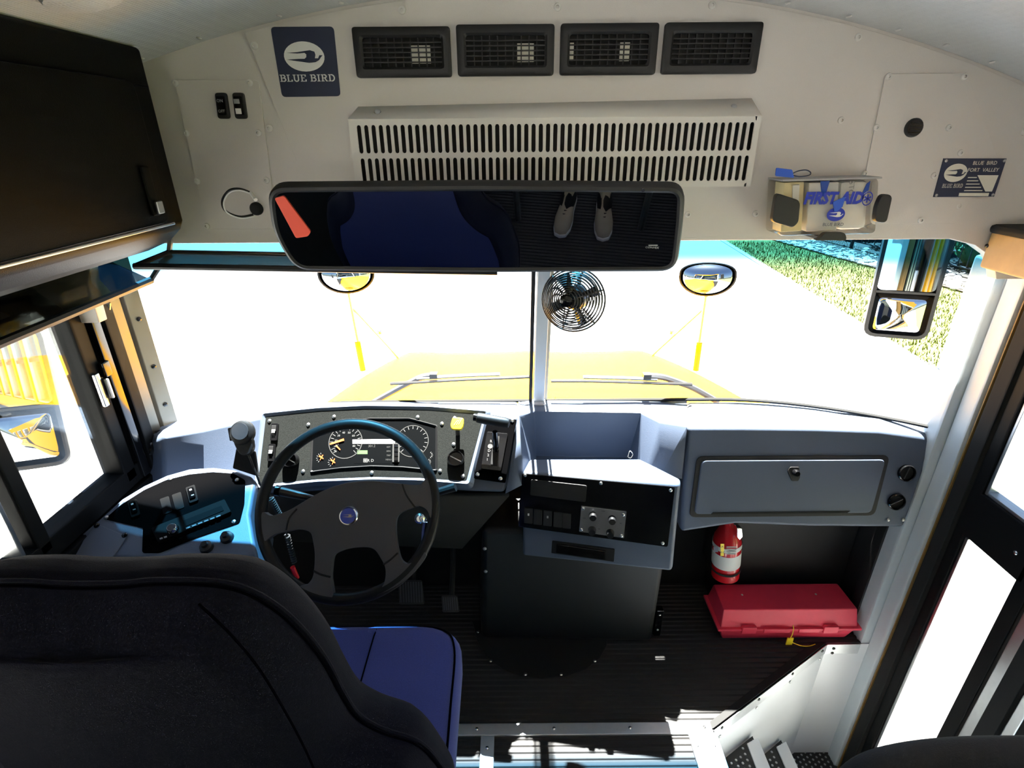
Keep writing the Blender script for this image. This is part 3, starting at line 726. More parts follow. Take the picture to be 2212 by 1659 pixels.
for px, py in ((816, 244), (1584, 233)):
    p = (tl[0] + GF.W(gl0, gt)) / 2; nn = Vector((0, -.75, .66)).normalized()
    ff = FR(p, (1, 0, 0), nn); screw(ff.P(px, py, .002), nn, gc, 1.2, 'steel', 'bolt')

# logo sticker
ls = thing('logo_sticker', HFR.P(670, 210, .003), 'dark blue sticker with white bird logo left of the vents', 'sticker')
plate('sticker_face', 'navy_print', HFR, [(586,59),(722,58),(737,208),(611,210)], .003, .0042, ls, r=.008)
uc, vc = HFR.uv(659, 123); ru = (HFR.uv(703, 123)[0] - HFR.uv(616, 123)[0]) / 2; rv = (HFR.uv(659, 91)[1] - HFR.uv(659, 156)[1]) / 2
logo(HFR, uc, vc, ru, rv, .0048, 'white_print', 'navy_print', ls)
u0, v0 = HFR.uv(608, 177); u1, v1 = HFR.uv(727, 177); _, vt = HFR.uv(608, 162)
slab_text('BLUE BIRD', HFR, u0, v0, u1 - u0, vt - v0, .0048, 'white_print', ls)

# rocker switches on the left access panel
for (cx, cy), lb, k in (((485, 229), 'left black rocker switch on the header access panel', 0), ((522, 229), 'right black rocker switch with white legend on the header access panel', 1)):
    t = thing('rocker_switch', HFR.P(cx, cy + 30, .004), lb, 'switch')
    plate('housing', 'black_plastic', HFR, [(cx-16,cy-28),(cx+9,cy-28),(cx+17,cy+28),(cx-9,cy+28)], .004, .012, t, r=.006, bevel=.002)
    plate('rocker', 'black_gloss', HFR, [(cx-10,cy-20),(cx+6,cy-20),(cx+11,cy+20),(cx-5,cy+20)], .012, .016, t, r=.002)
    if k:
        plate('legend', 'white_print', HFR, [(cx-6,cy+6),(cx+6,cy+6),(cx+8,cy+18),(cx-4,cy+18)], .0162, .0168, t)
        plate('legend', 'grey_print', HFR, [(cx-10,cy-14),(cx+2,cy-14),(cx+4,cy-4),(cx-8,cy-4)], .0162, .0168, t)
    else:
        text('ON', HFR, *HFR.uv(cx - 2, cy - 10), .008, .0165, 'grey_print', t, 'legend'); text('OFF', HFR, *HFR.uv(cx + 2, cy + 12), .008, .0165, 'grey_print', t, 'legend')

# cable loop and connector left of the mirror
ct = thing('cable_grommet', HFR.P(556, 450, .004), 'round black cable grommet with looped wire left of the wide mirror', 'cable')
MB().lathe([(.014, 0), (.014, .006), (.010, .012), (0, .013)], HFR.P(557, 450, .004), HFR.n, 20).build('grommet', 'black_matte', ct)
pp = [HFR.P(x, y, h) for x, y, h in ((552,462,.012),(530,464,.03),(508,450,.045),(504,428,.05),(520,407,.055),(545,403,.06),(570,412,.06))]
MB().tube(spline(pp, 6), .0024, 6).build('wire', 'black_plastic', ct)
MB().tube(spline([p + Vector((.004, -.003, -.003)) for p in pp], 6), .0015, 6).build('wire', 'white_print', ct)
MB().tube([HFR.P(568,411,.06), HFR.P(584,424,.075)], .004, 8).build('connector', 'white_print', ct)

# round speaker, nameplates
sp = thing('round_speaker', HFR.P(1968, 292, .006), 'small round black speaker on the right access panel', 'speaker')
MB().lathe([(.0185, 0), (.0185, .004), (.016, .008), (0, .0075)], HFR.P(1968, 276, .006), HFR.n, 24).build('rim', 'black_plastic', sp)
for k in range(4):
    MB().obox(HFR.P(1968, 276, .0145) + HFR.v * (-.009 + .006 * k), .012, .0012, .0008, HFR).build('grille_bar', 'black_gloss', sp)
npt = thing('nameplate', HFR.P(2075, 425, .006), 'black maker nameplate with cream oval logo right of the first aid kit', 'plate')
plate('plate', 'navy_print', HFR, [(2033,342),(2168,342),(2141,424),(2011,425)], .006, .008, npt)
def P2(px, py): return HFR.uv(px, py)
uc, vc = P2(2058, 373); logo(HFR, uc, vc, .0245, .0185, .0086, 'cream_print', 'navy_print', npt)
u0, v0 = P2(2028, 405); u1, _ = P2(2072, 405); slab_text('BLUE BIRD', HFR, u0, v0, u1 - u0, .008, .0086, 'cream_print', npt)
text('BLUE  BIRD', HFR, *P2(2121, 352), .0105, .0086, 'cream_print', npt, bold=.01); text('FORT  VALLEY', HFR, *P2(2117, 367), .0105, .0086, 'cream_print', npt, bold=.01)
plate('form_field', 'cream_print', HFR, [(2105,378),(2150,378),(2136,413),(2122,413)], .0082, .0086, npt)
plate('form_field', 'cream_print', HFR, [(2066,416),(2130,416),(2128,423),(2064,423)], .0082, .0086, npt)
for k in range(5): plate('form_line', 'cream_print', HFR, [(2085-k*2,382+k*7),(2104+k*3,382+k*7),(2103+k*3,384+k*7),(2084-k*2,384+k*7)], .0082, .0086, npt)
for x, y in ((2038,347),(2163,347),(2138,420),(2017,421)): rivet(HFR.P(x, y, .008), HFR.n, npt, .6, 'steel')
RW = FR((1.12, 1.1, 1.5), (0, -1, 0), (-1, 0, 0))
n6 = thing('warning_label', at(2202, 385, x=1.13), 'black printed label cut by the right edge beside the nameplate', 'label')
bpnl = struct(MB().prism([(1.075, HY, roofz(1.075)-.003), (1.16, .3, roofz(1.16)+.0), (1.16, .3, 1.40), (1.075, HY, 1.40)], (.004, 0, 0)).build('trim_11', 'header_paint')); tag(bpnl, 'pale side panel above the tan cover at the right edge', 'panel')
SF = fr3((1.075, HY, 1.40), (1.16, .3, 1.40), (1.075, HY, 1.60))
plate('label_face', 'navy_print', SF, [(2196,352),(2240,352),(2236,388),(2192,384)], .001, .003, n6)
for k in range(3): plate('label_line', 'cream_print', SF, [(2200,358+k*10),(2236,358+k*10),(2235,362+k*10),(2199,362+k*10)], .003, .0035, n6)

# first aid kit in its bracket
FY = .075
FA = FR((0, HY - FY, 1.45), (1, 0, 0), (0, -1, 0))
fk = thing('first_aid_kit', FA.P(1780, 512, -FY / 2), 'clear plastic first aid kit with blue lettering on the header', 'first aid kit')
kout = [(1690,388),(1900,384),(1892,505),(1682,510)]
q = fillet(ppx(FA, kout), .012)
MB().prism(q, (0, FY - .006, 0)).build('case', 'kit_plastic', fk, bevel=.006)
MB().prism(ppx(FA, [(1690,388),(1905,382),(1905,386),(1690,392)], .001), (0, FY - .008, 0)).build('lid_edge', 'grey_print', fk)
plate('bandage_box', 'kit_yellow', FA, [(1698,395),(1742,393),(1736,500),(1690,503)], -.05, -.008, fk, bevel=.002)
plate('bandage_box', 'foam_white', FA, [(1715,400),(1730,399),(1726,470),(1712,471)], -.0075, -.004, fk, bevel=.001)
plate('gauze_pack', 'paper', FA, [(1752,395),(1818,393),(1812,500),(1745,502)], -.05, -.008, fk, bevel=.003)
plate('gauze_roll', 'foam_white', FA, [(1824,392),(1890,390),(1882,498),(1818,500)], -.05, -.014, fk, bevel=.012)
plate('leaflet', 'blue_plastic', FA, [(1776,392),(1796,391),(1786,425),(1779,425)], -.0075, -.006, fk)
plate('leaflet', 'blue_plastic', FA, [(1880,398),(1888,392),(1884,412),(1868,424)], -.0135, -.012, fk)
text('STORE', FA, *FA.uv(1845, 418), .016, -.013, 'grey_print', fk, 'leaflet_print', ang=-1.45)
text('FIRST AID', FA, *FA.uv(1800, 429), .0315, .0012, 'blue_print', fk, sx=.90, shear=.12, bold=.055)
text('BLUE BIRD', FA, *FA.uv(1799, 485), .0095, .0012, 'navy_print', fk)
uc, vc = FA.uv(1873, 429)
rg = MB(); rg.loft([disc(FA, uc, vc, .011, .014, .0012), disc(FA, uc, vc, .009, .012, .0012)], cap=False); rg.build('round_mark', 'blue_print', fk)
for a in (0.5, 1.57, 2.6): MB().obox(FA.W(uc, vc, .0013), .008, .0015, .0002, FR(FA.o, FA.u * math.cos(a) + FA.v * math.sin(a), FA.n)).build('mark_bar', 'blue_print', fk)
uc, vc = FA.uv(1805, 463); MB().add(disc(FA, uc, vc, .019, .014, .0011), [tuple(range(32))]).build('oval_mark', 'blue_print', fk)
MB().add([FA.W(uc + a * .017, vc + b * .013, .0018) for a, b in BIRD], [tuple(range(len(BIRD)))]).build('bird_mark', 'foam_white', fk)
plate('seal_tag', 'blue_plastic', FA, [(1797,436),(1824,424),(1818,446),(1806,456),(1800,456)], .0022, .004, fk)
tg = plate('seal_tag', 'blue_plastic', FA, [(1674,362),(1708,366),(1712,384),(1672,380)], .004, .007, fk, r=.003)
MB().tube(spline([FA.P(x, y, .005) for x, y in ((1708,378),(1725,381),(1745,378),(1748,372),(1738,367),(1722,369),(1708,375))], 6), .0012, 5).build('seal_loop', 'navy_print', tg)
bk = thing('kit_bracket', FA.P(1790, 515, -.03), 'black three clip bracket holding the first aid kit', 'bracket')
plate('side_clip', 'black_plastic', FA, [(1670,415),(1722,432),(1718,478),(1706,490),(1660,477)], .001, .016, bk, r=.01, bevel=.003)
plate('side_clip', 'black_plastic', FA, [(1896,417),(1919,420),(1906,480),(1880,478),(1884,445)], .001, .016, bk, r=.01, bevel=.003)
plate('bottom_clip', 'black_plastic', FA, [(1765,512),(1775,500),(1818,500),(1822,517),(1752,517)], .001, .014, bk, r=.008, bevel=.003)
MB().obox(FA.P(1788, 514, -FY / 2), .022, .003, FY / 2, FA).build('bottom_arm', 'black_plastic', bk)

# wide interior mirror, tilted down to the aisle
tilt, yaw = math.radians(22), math.radians(5)
mn = Vector((-math.sin(yaw) * math.cos(tilt), -math.cos(yaw) * math.cos(tilt), -math.sin(tilt)))
mc = at(1029, 490, y=1.02)
mu = cr - mn * cr.dot(mn)
MF = FR(mc, mu, mn)
im = thing('interior_mirror', mc - Vector((0, 0, .08)), 'wide black framed interior mirror hanging below the grille', 'mirror')
mo = fillet([MF.P(*p) for p in ((577,398),(1030,394),(1480,398),(1476,470),(1462,584),(1040,586),(640,582),(590,500))], .036, 7)
def ring(inset, h):
    N = len(mo); out = []
    for i_ in range(N):
        d_ = (mo[(i_ + 1) % N] - mo[i_ - 1]).normalized(); out.append(mo[i_] + MF.n.cross(d_) * (-inset) + MF.n * h)
    return out
mb = MB(); mb.loft([ring(.012, -.022), ring(0, -.010), ring(0, .002), ring(.003, .007), ring(.008, .009), ring(.0125, .006)], cap=False); mb.add(ring(.012, -.022), [tuple(range(len(mo)))]).build('frame', 'black_plastic', im)
gl_ = MB().add(ring(.012, .0055), [tuple(range(len(mo)))]).build('glass', 'rear_mirror_glass', im)
plate('red_reflection', 'red_reflection', MF, [(596,424),(616,419),(674,497),(668,506),(642,510)], .006, .0075, im, r=.004)  # red strip laid on the glass to paint in a strap's reflection
for dx in (-.16, .16): MB().tube([mc + MF.u * dx - MF.n * .012, mc + MF.u * dx - MF.n * .05 + Vector((0, .03, .03)), Vector((mc.x + dx, HY - .05, mc.z + .03))], .008, 8).build('mount_arm', 'black_plastic', im)
MB().add([MF.W(*MF.uv(1400 + i_, 525 + j_), .0062) for i_, j_ in ((0, 0), (20, 0), (20, 2), (0, 2))], [(0, 1, 2, 3)]).build('etched_mark', 'grey_print', im)
text('CONVEX', MF, *MF.uv(1408, 531), .006, .0062, 'grey_print', im, 'etched_mark')
MB().lathe([(.003, 0), (.003, .003), (0, .003)], MF.P(1388, 405, .008), MF.n, 8).build('screw', 'chrome', im)

# small wire guard fan by the divider
fc = at(1238, 648, y=1.30); fn = Vector((-.28, -.93, .12)).normalized()
FF = FR(fc, (1, 0, 0), fn); R_ = .079
fan = thing('cab_fan', fc - Vector((0, 0, .08)), 'small black fan with wire guard beside the windshield divider', 'fan')
hubf = FF.W(-.012, .002, .03)
def guard(h0, h1, nring, name):
    g_ = thing_part = None
    mb = MB()
    for k in range(nring):
        t = (k + 1.2) / (nring + .2); r = R_ * (.18 + .82 * t); h = h1 + (h0 - h1) * t ** 2.5
        mb.tube([FF.W(-.012 * (1 - t) + r * math.cos(a), .002 * (1 - t) + r * math.sin(a), h) for a in (2 * math.pi * j / 40 for j in range(40))], .0017, 5, True)
    for a in (.35, 1.25, 2.3, 3.5, 4.4, 5.5):
        mb.tube([FF.W(-.012 * (1 - t) + R_ * t * math.cos(a), .002 * (1 - t) + R_ * t * math.sin(a), h1 + (h0 - h1) * t ** 2.5) for t in (.12, .35, .6, .8, .92, 1)], .0017, 5)
    return mb.build(name, 'black_plastic', fan)
guard(.0, .028, 11, 'front_guard'); guard(.0, -.035, 10, 'rear_guard')
MB().tube([FF.W(R_ * math.cos(a), R_ * math.sin(a), 0) for a in (2 * math.pi * j / 40 for j in range(40))], .0022, 6, True).build('guard_rim', 'black_plastic', fan)
hb = MB().lathe([(.016, 0), (.016, .004), (.012, .006), (0, .006)], FF.W(-.012, .002, .026), FF.n, 24).build('guard_badge', 'black_gloss', fan)
MB().lathe([(.03, -.07), (.032, -.04), (.024, -.015), (.008, -.012), (.008, .01), (0, .01)], FF.W(0, 0, 0), FF.n, 20).build('motor', 'black_plastic', fan)
for k in range(4):
    a = k * math.pi / 2 + .4; mb = MB(); L = []
    for r in (.014, .035, .055, .068):
        for s_ in (-1, 1):
            ww = .010 + r * .25; aa = a + s_ * ww / r * .5
            L.append(FF.W(r * math.cos(aa), r * math.sin(aa), s_ * .007 - .004))
    mb.add(L, [(i, i + 1, i + 3, i + 2) for i in (0, 2, 4)]).build('blade', 'black_gloss', fan, solid=.0015)
MB().tube(spline([FF.W(0, 0, -.06), FF.W(0, .05, -.075), Vector((.05, 1.30, 1.37)), Vector((.05, HY + .01, 1.395))], 6), .006, 8).build('bracket_arm', 'black_plastic', fan)
# ================================================================== DASHBOARD
dash = thing('dashboard', (0, 1.35, .55), 'blue grey moulded dashboard across the cab below the windshield', 'dashboard')
def V3(t): return at(t[0], t[1], y=t[2])
cols = [  # windshield edge, near top edge, lower edge (px, px, Y)
 ((321,938,1.37),(322,952,1.335),(312,1060,1.30)),
 ((345,915,1.42),(350,942,1.305),(354,1064,1.262)),
 ((440,880,1.52),(440,926,1.335),(440,1066,1.275)),
 ((580,870,1.555),(570,897,1.362),(551,1072,1.235)),
 ((690,868,1.56),(690,888,1.375),(680,1064,1.24)),
 ((810,867,1.56),(810,883,1.38),(805,1054,1.245)),
 ((930,867,1.56),(930,887,1.378),(905,1056,1.24)),
 ((1050,866,1.56),(1052,896,1.37),(1014,1064,1.235)),
 ((1120,866,1.56),(1122,898,1.362),(1092,1066,1.235))]
def body_left():
    W_ = [V3(c[0]) for c in cols]; T_ = [V3(c[1]) for c in cols]; B_ = [V3(c[2]) for c in cols]
    K_ = [Vector((p.x, 1.56, p.z - .02)) for p in B_]; Wd = [Vector((p.x, 1.56, p.z - .02)) for p in W_]
    return MB().loft([W_, T_, B_, K_, W_], closed=False, cap=False).add(W_[0:1] + T_[0:1] + B_[0:1] + K_[0:1], [(0,1,2,3)]).add(W_[-1:] + T_[-1:] + B_[-1:] + K_[-1:], [(3,2,1,0)])
body_left().build('left_body', 'dash_blue', dash, bevel=.012, segs=3, ang=50)
# tray bay between the shifter and the right section
TL, TR = Vector((-.021, 1.45, .846)), Vector((.308, 1.45, .837))
BL, BR = Vector((-.010, 1.495, .658)), Vector((.294, 1.495, .650))
l6 = [V3(c) for c in cols[-1]]
fl_l, fl_r = Vector((-.02, 1.34, .658)), Vector((.30, 1.34, .650))
tb = MB()
wl_, wr_ = Vector((TL.x, 1.56, .832)), Vector((TR.x, 1.56, .829))
tb.add([wl_, wr_, TR, TL], [(0,1,2,3)])                 # top
tb.add([TL, TR, BR, BL], [(0,1,2,3)])                   # back wall of the tray
tb.add([BL, BR, fl_r, fl_l], [(0,1,2,3)])               # tray floor
sideb = V3((1098, 1070, 1.25))
tb.add([l6[0], wl_, TL, l6[1]], [(0,1,2,3)])            # top link left
tb.add([l6[1], TL, BL, fl_l, Vector((-.055, 1.265, .71)), l6[2]], [(0,1,2),(0,2,3),(0,3,4),(0,4,5)])
RF = fr3(V3((1600,921,1.372)), V3((1900,928,1.358)), V3((1750,1140,1.285)), (1,0,0))
R0, R1 = V3((1425,912,1.405)), RF.P(1484,921)
wr2 = V3((1484,867,1.56))
tb.add([wr_, wr2, R1, R0, TR], [(0,1,2,3,4)])
rlow = Vector((.405, 1.30, .70)); 
tb.add([TR, R0, R1, rlow, Vector((.35, 1.32, .70)), fl_r, BR], [(0,1,5),(0,5,6),(1,4,5),(1,2,4),(2,3,4)])
tb.build('tray_bay', 'dash_blue', dash, bevel=.004, ang=40, solid=.003)
MB().tube(spline([Vector((.255, 1.35, .745)), Vector((.262, 1.36, .758)), Vector((.270, 1.355, .750)), Vector((.262, 1.345, .743)), Vector((.254, 1.352, .744))], 5), .0012, 5).build('wire_loop', 'steel', dash)
# right section with glove box
RT = [((1484,867,1.56),(1484,921,1.372),(1484,1120,1.29)), ((1600,867,1.56),(1600,921,1.375),(1590,1134,1.285)), ((1760,871,1.54),(1760,923,1.37),(1750,1140,1.28)), ((1900,889,1.46),(1900,928,1.355),(1870,1141,1.265)), ((2032,930,1.375),(2016,944,1.33),(1955,1141,1.25))]
MIDS = []
def body_right():
    W_ = [V3(c[0]) for c in RT]; T_ = [RF.P(*c[1][:2]) for c in RT]; B_ = [RF.P(*c[2][:2]) for c in RT]
    B_[0] = RF.P(1470, 1152)
    K_ = [Vector((p.x, 1.57, p.z)) for p in B_]
    return MB().loft([W_, T_, B_, K_, W_], closed=False, cap=False).add([W_[0], T_[0], B_[0], K_[0]], [(0,1,2,3)]).add([W_[-1], T_[-1], B_[-1], K_[-1]], [(3,2,1,0)])
body_right().build('right_body', 'dash_blue', dash, bevel=.014, segs=3, ang=50)
gx = [(1512,990),(1914,988),(1882,1108),(1495,1111)]
plate('glovebox_recess', 'dash_dark', RF, [(1505,985),(1921,983),(1888,1113),(1488,1117)], -.02, .0045, dash, r=.02, bevel=.002)
gd = plate('glovebox_door', 'dash_blue', RF, [(1514,993),(1910,991),(1879,1106),(1498,1109)], .0, .009, dash, r=.016, bevel=.004)
plate('pull_slot', 'black_matte', RF, [(1538,1104),(1832,1101),(1826,1105),(1534,1108)], .0085, .0105, gd)
MB().lathe([(.010, 0), (.010, .012), (.007, .016), (.007, .02), (0, .02)], RF.P(1713, 1017, .009), RF.n, 16).build('lock', 'black_gloss', gd)
plate('lock_plate', 'black_plastic', RF, [(1697,1014),(1703,1006),(1722,1006),(1724,1028),(1720,1036),(1706,1036)], .009, .013, gd, r=.003, bevel=.001)
def round_vent(fr, px, py, r, parent, h=.002, a=.6):
    c = fr.P(px, py, h)
    v_ = MB().lathe([(r, 0), (r, .006), (r * .9, .009), (r * .82, .006), (r * .80, -.001), (0, -.001)], c, fr.n, 28).build('round_vent', 'black_gloss', parent)
    MB().lathe([(r * .79, .0005), (0, .0008)], c, fr.n, 24).build('vent_core', 'black_matte', v_)
    f2 = FR(c, fr.u * math.cos(a) + fr.v * math.sin(a), fr.n)
    MB().obox(c + fr.n * .003, r * .74, .0012, .0015, f2).build('vent_flap', 'wheel_grey', v_)
round_vent(RF, 1957, 1021, .0255, dash, .001, 1.2); round_vent(RF, 1935, 1083, .0255, dash, .001, .5)
for x, y in ((1918,1122),(1950,1122)): screw(RF.P(x, y, .002), RF.n, dash, .9, 'steel')
LFv = fr3(V3(cols[0][1]), V3(cols[1][1]), V3(cols[0][2]))
round_vent(LFv, 324, 969, .024, dash, .001, 1.4)
# dark lower knee panels
lk = MB().add([V3((545,1070,1.24)), V3((1100,1068,1.24)), Vector((-.25, 1.36, .40)), Vector((-.82, 1.40, .40))], [(0,1,2,3)]).build('knee_panel', 'black_matte', dash, solid=.01)

# ---- instrument panel
IP = fr3(V3((579,903,1.352)), V3((1046,897,1.360)), V3((806,1033,1.24)), (1,0,0))
ins = thing('instrument_panel', IP.P(806, 1040), 'grey speckled instrument panel with gauges behind the steering wheel', 'instrument panel')
o_ = [(579,903),(690,891),(793,886),(930,889),(1046,898),(1008,1040),(905,1033),(806,1031),(690,1036),(562,1048)]
po = [(573,897),(690,885),(793,880),(930,882),(1053,892),(1014,1047),(905,1039),(806,1037),(690,1042),(555,1056)]
plate('recess', 'dash_dark', IP, po, -.012, .012, ins, r=.008)
rim_ = MB(); a_, b_ = fillet(ppx(IP, po, .019), .008), fillet(ppx(IP, o_, .013), .008); a2 = fillet(ppx(IP, [(566,888),(690,878),(793,873),(930,875),(1062,886),(1021,1057),(905,1047),(806,1045),(690,1050),(545,1064)], .004), .012)
rim_.loft([a2, a_, b_], cap=False).build('surround_lip', 'dash_blue', dash)
fc_ = plate('panel_face', 'cluster_grey', IP, o_, .010, .0145, ins, r=.004)
gs = [(681,948),(720,925),(800,909),(885,909),(942,924),(942,1016),(870,1009),(806,1007),(740,1011),(678,1019)]
scn = plate('gauge_screen', 'display_dark', IP, gs, .0145, .0155, ins, r=.004)
bz = MB(); bz.loft([fillet(ppx(IP, [(x + (x - 810) * .035, y + (y - 965) * .07) for x, y in gs], .0148), .004), fillet(ppx(IP, [(x + (x - 810) * .02, y + (y - 965) * .04) for x, y in gs], .019), .004), fillet(ppx(IP, gs, .0158), .004)], cap=False); bz.build('gauge_bezel', 'black_plastic', ins)
H = .0162
def ringpx(px, py, r, w_, mat_, nm, a0=0, a1=360, n=40, par=scn):
    u_, v_ = IP.uv(px, py); mb = MB()
    for k in range(n):
        t0, t1 = (math.radians(a0 + (a1 - a0) * (k + e) / n) for e in (0, 1))
        mb.add([IP.W(u_ + rr * math.cos(t), v_ + rr * math.sin(t), H) for rr, t in ((r, t0), (r, t1), (r - w_, t1), (r - w_, t0))], [(0,1,2,3)])
    return mb.build(nm, mat_, par)
def ticks(px, py, r0, r1, n, a0, a1, par=scn):
    u_, v_ = IP.uv(px, py); mb = MB()
    for k in range(n):
        t = math.radians(a0 + (a1 - a0) * k / (n - 1)); d = .0007
        c_, s_ = math.cos(t), math.sin(t)
        mb.add([IP.W(u_ + r * c_ - e * s_, v_ + r * s_ + e * c_, H) for r, e in ((r0, -d), (r1, -d), (r1, d), (r0, d))], [(0,1,2,3)])
    return mb.build('tick_marks', 'dial_print', par)
ringpx(750, 957, .047, .0022, 'dial_grey', 'dial_ring'); ticks(750, 957, .034, .043, 19, 225, -45)
for k, tx in enumerate(('10','20','30','40','50','60','70','80')):
    t = math.radians(205 - k * 33); u_, v_ = IP.uv(750, 957); text(tx, IP, u_ + .027 * math.cos(t), v_ + .027 * math.sin(t), .008, H, 'dial_print', scn, 'numeral')
ringpx(893, 955, .045, .0018, 'dial_grey', 'dial_ring'); ticks(893, 955, .034, .042, 15, 225, -45)
def needle(p0, p1, w_):
    a, b_ = IP.P(*p0, .018), IP.P(*p1, .018); s_ = (b_ - a).cross(IP.n).normalized() * w_
    MB().add([a - s_, a + s_, b_ + s_ * .6, b_ - s_ * .6], [(0,1,2,3)]).build('needle', 'orange_needle', scn)
needle((747,952),(717,962),.0032); needle((730,965),(739,974),.002); needle((694,987),(703,993),.002); needle((719,995),(728,1002),.002); needle((702,985),(696,996),.0012); needle((727,993),(722,1005),.0012)
for c_ in ((698,991),(723,1000),(735,970)): ticks(*c_, .010, .014, 6, 240, 100)
for c_ in ((929,985),(925,1000)): ticks(*c_, .006, .010, 5, 60, -60)
plate('status_bar', 'lit_display', IP, [(765,952),(856,951),(856,961),(765,961)], .0156, .0165, scn)
plate('message_screen', 'display_dark', IP, [(770,963),(845,962),(845,1003),(768,1003)], .0156, .0158, scn)
text('301.2', IP, *IP.uv(806, 966), .009, H, 'dial_grey', scn, 'readout'); text('N R D', IP, *IP.uv(799, 997), .011, H, 'dial_print', scn, 'readout')
plate('gear_mark', 'dial_grey', IP, [(788,992),(797,992),(797,1001),(788,1001)], .0157, .01585, scn)
plate('green_lamp', 'leaf_green', IP, [(775,975),(797,975),(797,983),(775,983)], .0157, .0160, scn)
for k in range(4): text(('KEY', 'MPH', 'TRIP', 'MENU')[k], IP, *IP.uv(842, 968 + k * 9), .006, H, 'dial_grey', scn, 'readout')
plate('button_strip', 'dial_grey', IP, [(851,960),(866,960),(865,1000),(850,1000)], .0155, .0175, scn, r=.002)
for k in range(4): plate('button', 'black_gloss', IP, [(854,962+k*9.5),(863,962+k*9.5),(863,969+k*9.5),(854,969+k*9.5)], .0175, .021, scn, r=.001, bevel=.0005)
for cx, cy in ((599,936),(593,980)):
    rk = plate('rocker_switch', 'black_gloss', IP, [(cx-6,cy-18),(cx+9,cy-18),(cx+6,cy+19),(cx-9,cy+19)], .0145, .022, ins, r=.004, bevel=.001)
    plate('rocker_top', 'black_plastic', IP, [(cx-4,cy-13),(cx+6,cy-13),(cx+5,cy),(cx-5,cy)], .022, .027, rk, bevel=.001)
    plate('legend', 'white_print', IP, [(cx-3,cy-4),(cx+4,cy-4),(cx+3,cy+3),(cx-4,cy+3)], .0272, .0275, rk)
for px, py, r in ((634,997,.022),(986,994,.0235)):
    kn = MB().lathe([(r, 0), (r, .012), (r * .86, .02), (r * .80, .012), (r * .78, .006), (0, .006)], IP.P(px, py, .0145), IP.n, 28).build('round_vent', 'black_gloss', ins)
    MB().obox(IP.P(px, py, .024), r * .72, .0012, .002, FR(IP.o, IP.u * .8 - IP.v * .4, IP.n)).build('vent_flap', 'steel', kn)
for x, y in ((587,912),(670,920),(725,903),(904,904),(956,918),(983,906),(1036,905),(981,962),(659,1020),(806,1023),(952,1019),(1001,1030)): screw(IP.P(x, y, .0145), IP.n, ins, .95, 'steel')
pb = thing('parking_brake_knob', IP.P(992, 940, .0145), 'yellow diamond parking brake knob right of the gauges', 'knob')
MB().tube([IP.P(990, 940, .0145), IP.P(991, 930, .05)], .006, 10).build('stem', 'black_plastic', pb)
plate('knob_head', 'yellow_plastic', IP, [(982,911),(1005,913),(1005,929),(1000,938),(980,937),(977,929)], .045, .060, pb, r=.006, bevel=.004)
for k in range(3): MB().tube([IP.P(985 + k * 5, 929 - k, .0605), IP.P(993 + k * 4, 918 - k, .0605)], .0009, 5).build('ridge', 'kit_yellow', pb)

# ---- gear shifter
SP = fr3(V3((1045,904,1.360)), V3((1116,909,1.352)), V3((1060,1040,1.238)), (1,0,0))
gsft = thing('gear_shifter', SP.P(1060, 1040), 'black gear shifter with T handle right of the instrument panel', 'gear lever')
plate('gate_plate', 'panel_black', SP, [(1045,904),(1116,909),(1092,1044),(1025,1035)], .004, .016, gsft, r=.003, bevel=.002)
plate('gate_ridge', 'black_gloss', SP, [(1053,936),(1098,940),(1083,1020),(1040,1015)], .016, .022, gsft, r=.004, bevel=.003)
plate('gate_slot', 'black_matte', SP, [(1067,945),(1080,946),(1074,1010),(1061,1008)], .022, .0232, gsft)
for (x, y), c_ in zip(((1062,957),(1060,967.5),(1058,977),(1056,986.5),(1054,996)), 'RND21'): text(c_, SP, *SP.uv(x, y), .0105, .0235, 'dial_print', gsft, 'gear_letter')
MB().lathe([(.0065, 0), (.0065, .0006), (.0052, .0006), (.0052, 0)], SP.P(1060, 967.5, .023), SP.n, 20).build('gear_ring', 'dial_print', gsft)
for x, y in ((1058,907),(1107,912),(1033,1027),(1082,1036)): screw(SP.P(x, y, .016), SP.n, gsft, 1.0)
hd_a, hd_b = SP.P(1036, 918, .085), SP.P(1103, 930, .085)
ax_ = (hd_b - hd_a)
MB().tube([SP.P(1072, 975, .022), SP.P(1073, 945, .075)], [.009, .007], 10).build('lever_stem', 'black_gloss', gsft)
hb_ = MB().tube([hd_a.lerp(hd_b, t) for t in (0, .02, .1, .5, .9, .98, 1)], [.010, .013, .0142, .0150, .0142, .012, .008], 14).build('t_handle', 'black_plastic', gsft)
MB().tube([hd_a - ax_ * .09, hd_a], .0105, 12).build('release_button', 'black_gloss', hb_)

# ---- centre console under the tray
cn = thing('centre_console', (.15, 1.25, .46), 'centre console box with black switch panel below the dash tray', 'console')
c1, c2 = Vector((-.058, 1.275, .745)), Vector((.368, 1.207, .745))
kb, kbr = Vector((-.075, 1.235, .50)), Vector((.362, 1.180, .455))
tp = [c1, c2, Vector((.38, 1.24, .742)), Vector((.33, 1.30, .742)), Vector((.29, 1.345, .742)), Vector((-.035, 1.345, .745))]
CP = fr3(c1, c2, Vector((-.075, 1.235, .55)), (c2 - c1))
bt = [Vector((p.x, p.y - .035, .47)) for p in tp]
bt[3:] = [Vector((.33, 1.36, .47)), Vector((.29, 1.36, .47)), Vector((-.035, 1.36, .47))]
MB().loft([tp, bt]).build('console_body', 'dash_blue', cn, bevel=.010, segs=3, ang=50)
plate('switch_panel', 'black_gloss', CP, [(1128,1021),(1458,1050),(1442,1180),(1120,1136)], .001, .006, cn, r=.006, bevel=.002)
plate('storage_lid', 'dash_dark', CP, [(1148,1033),(1268,1046),(1265,1082),(1146,1067)], .006, .010, cn, r=.005, bevel=.0015)
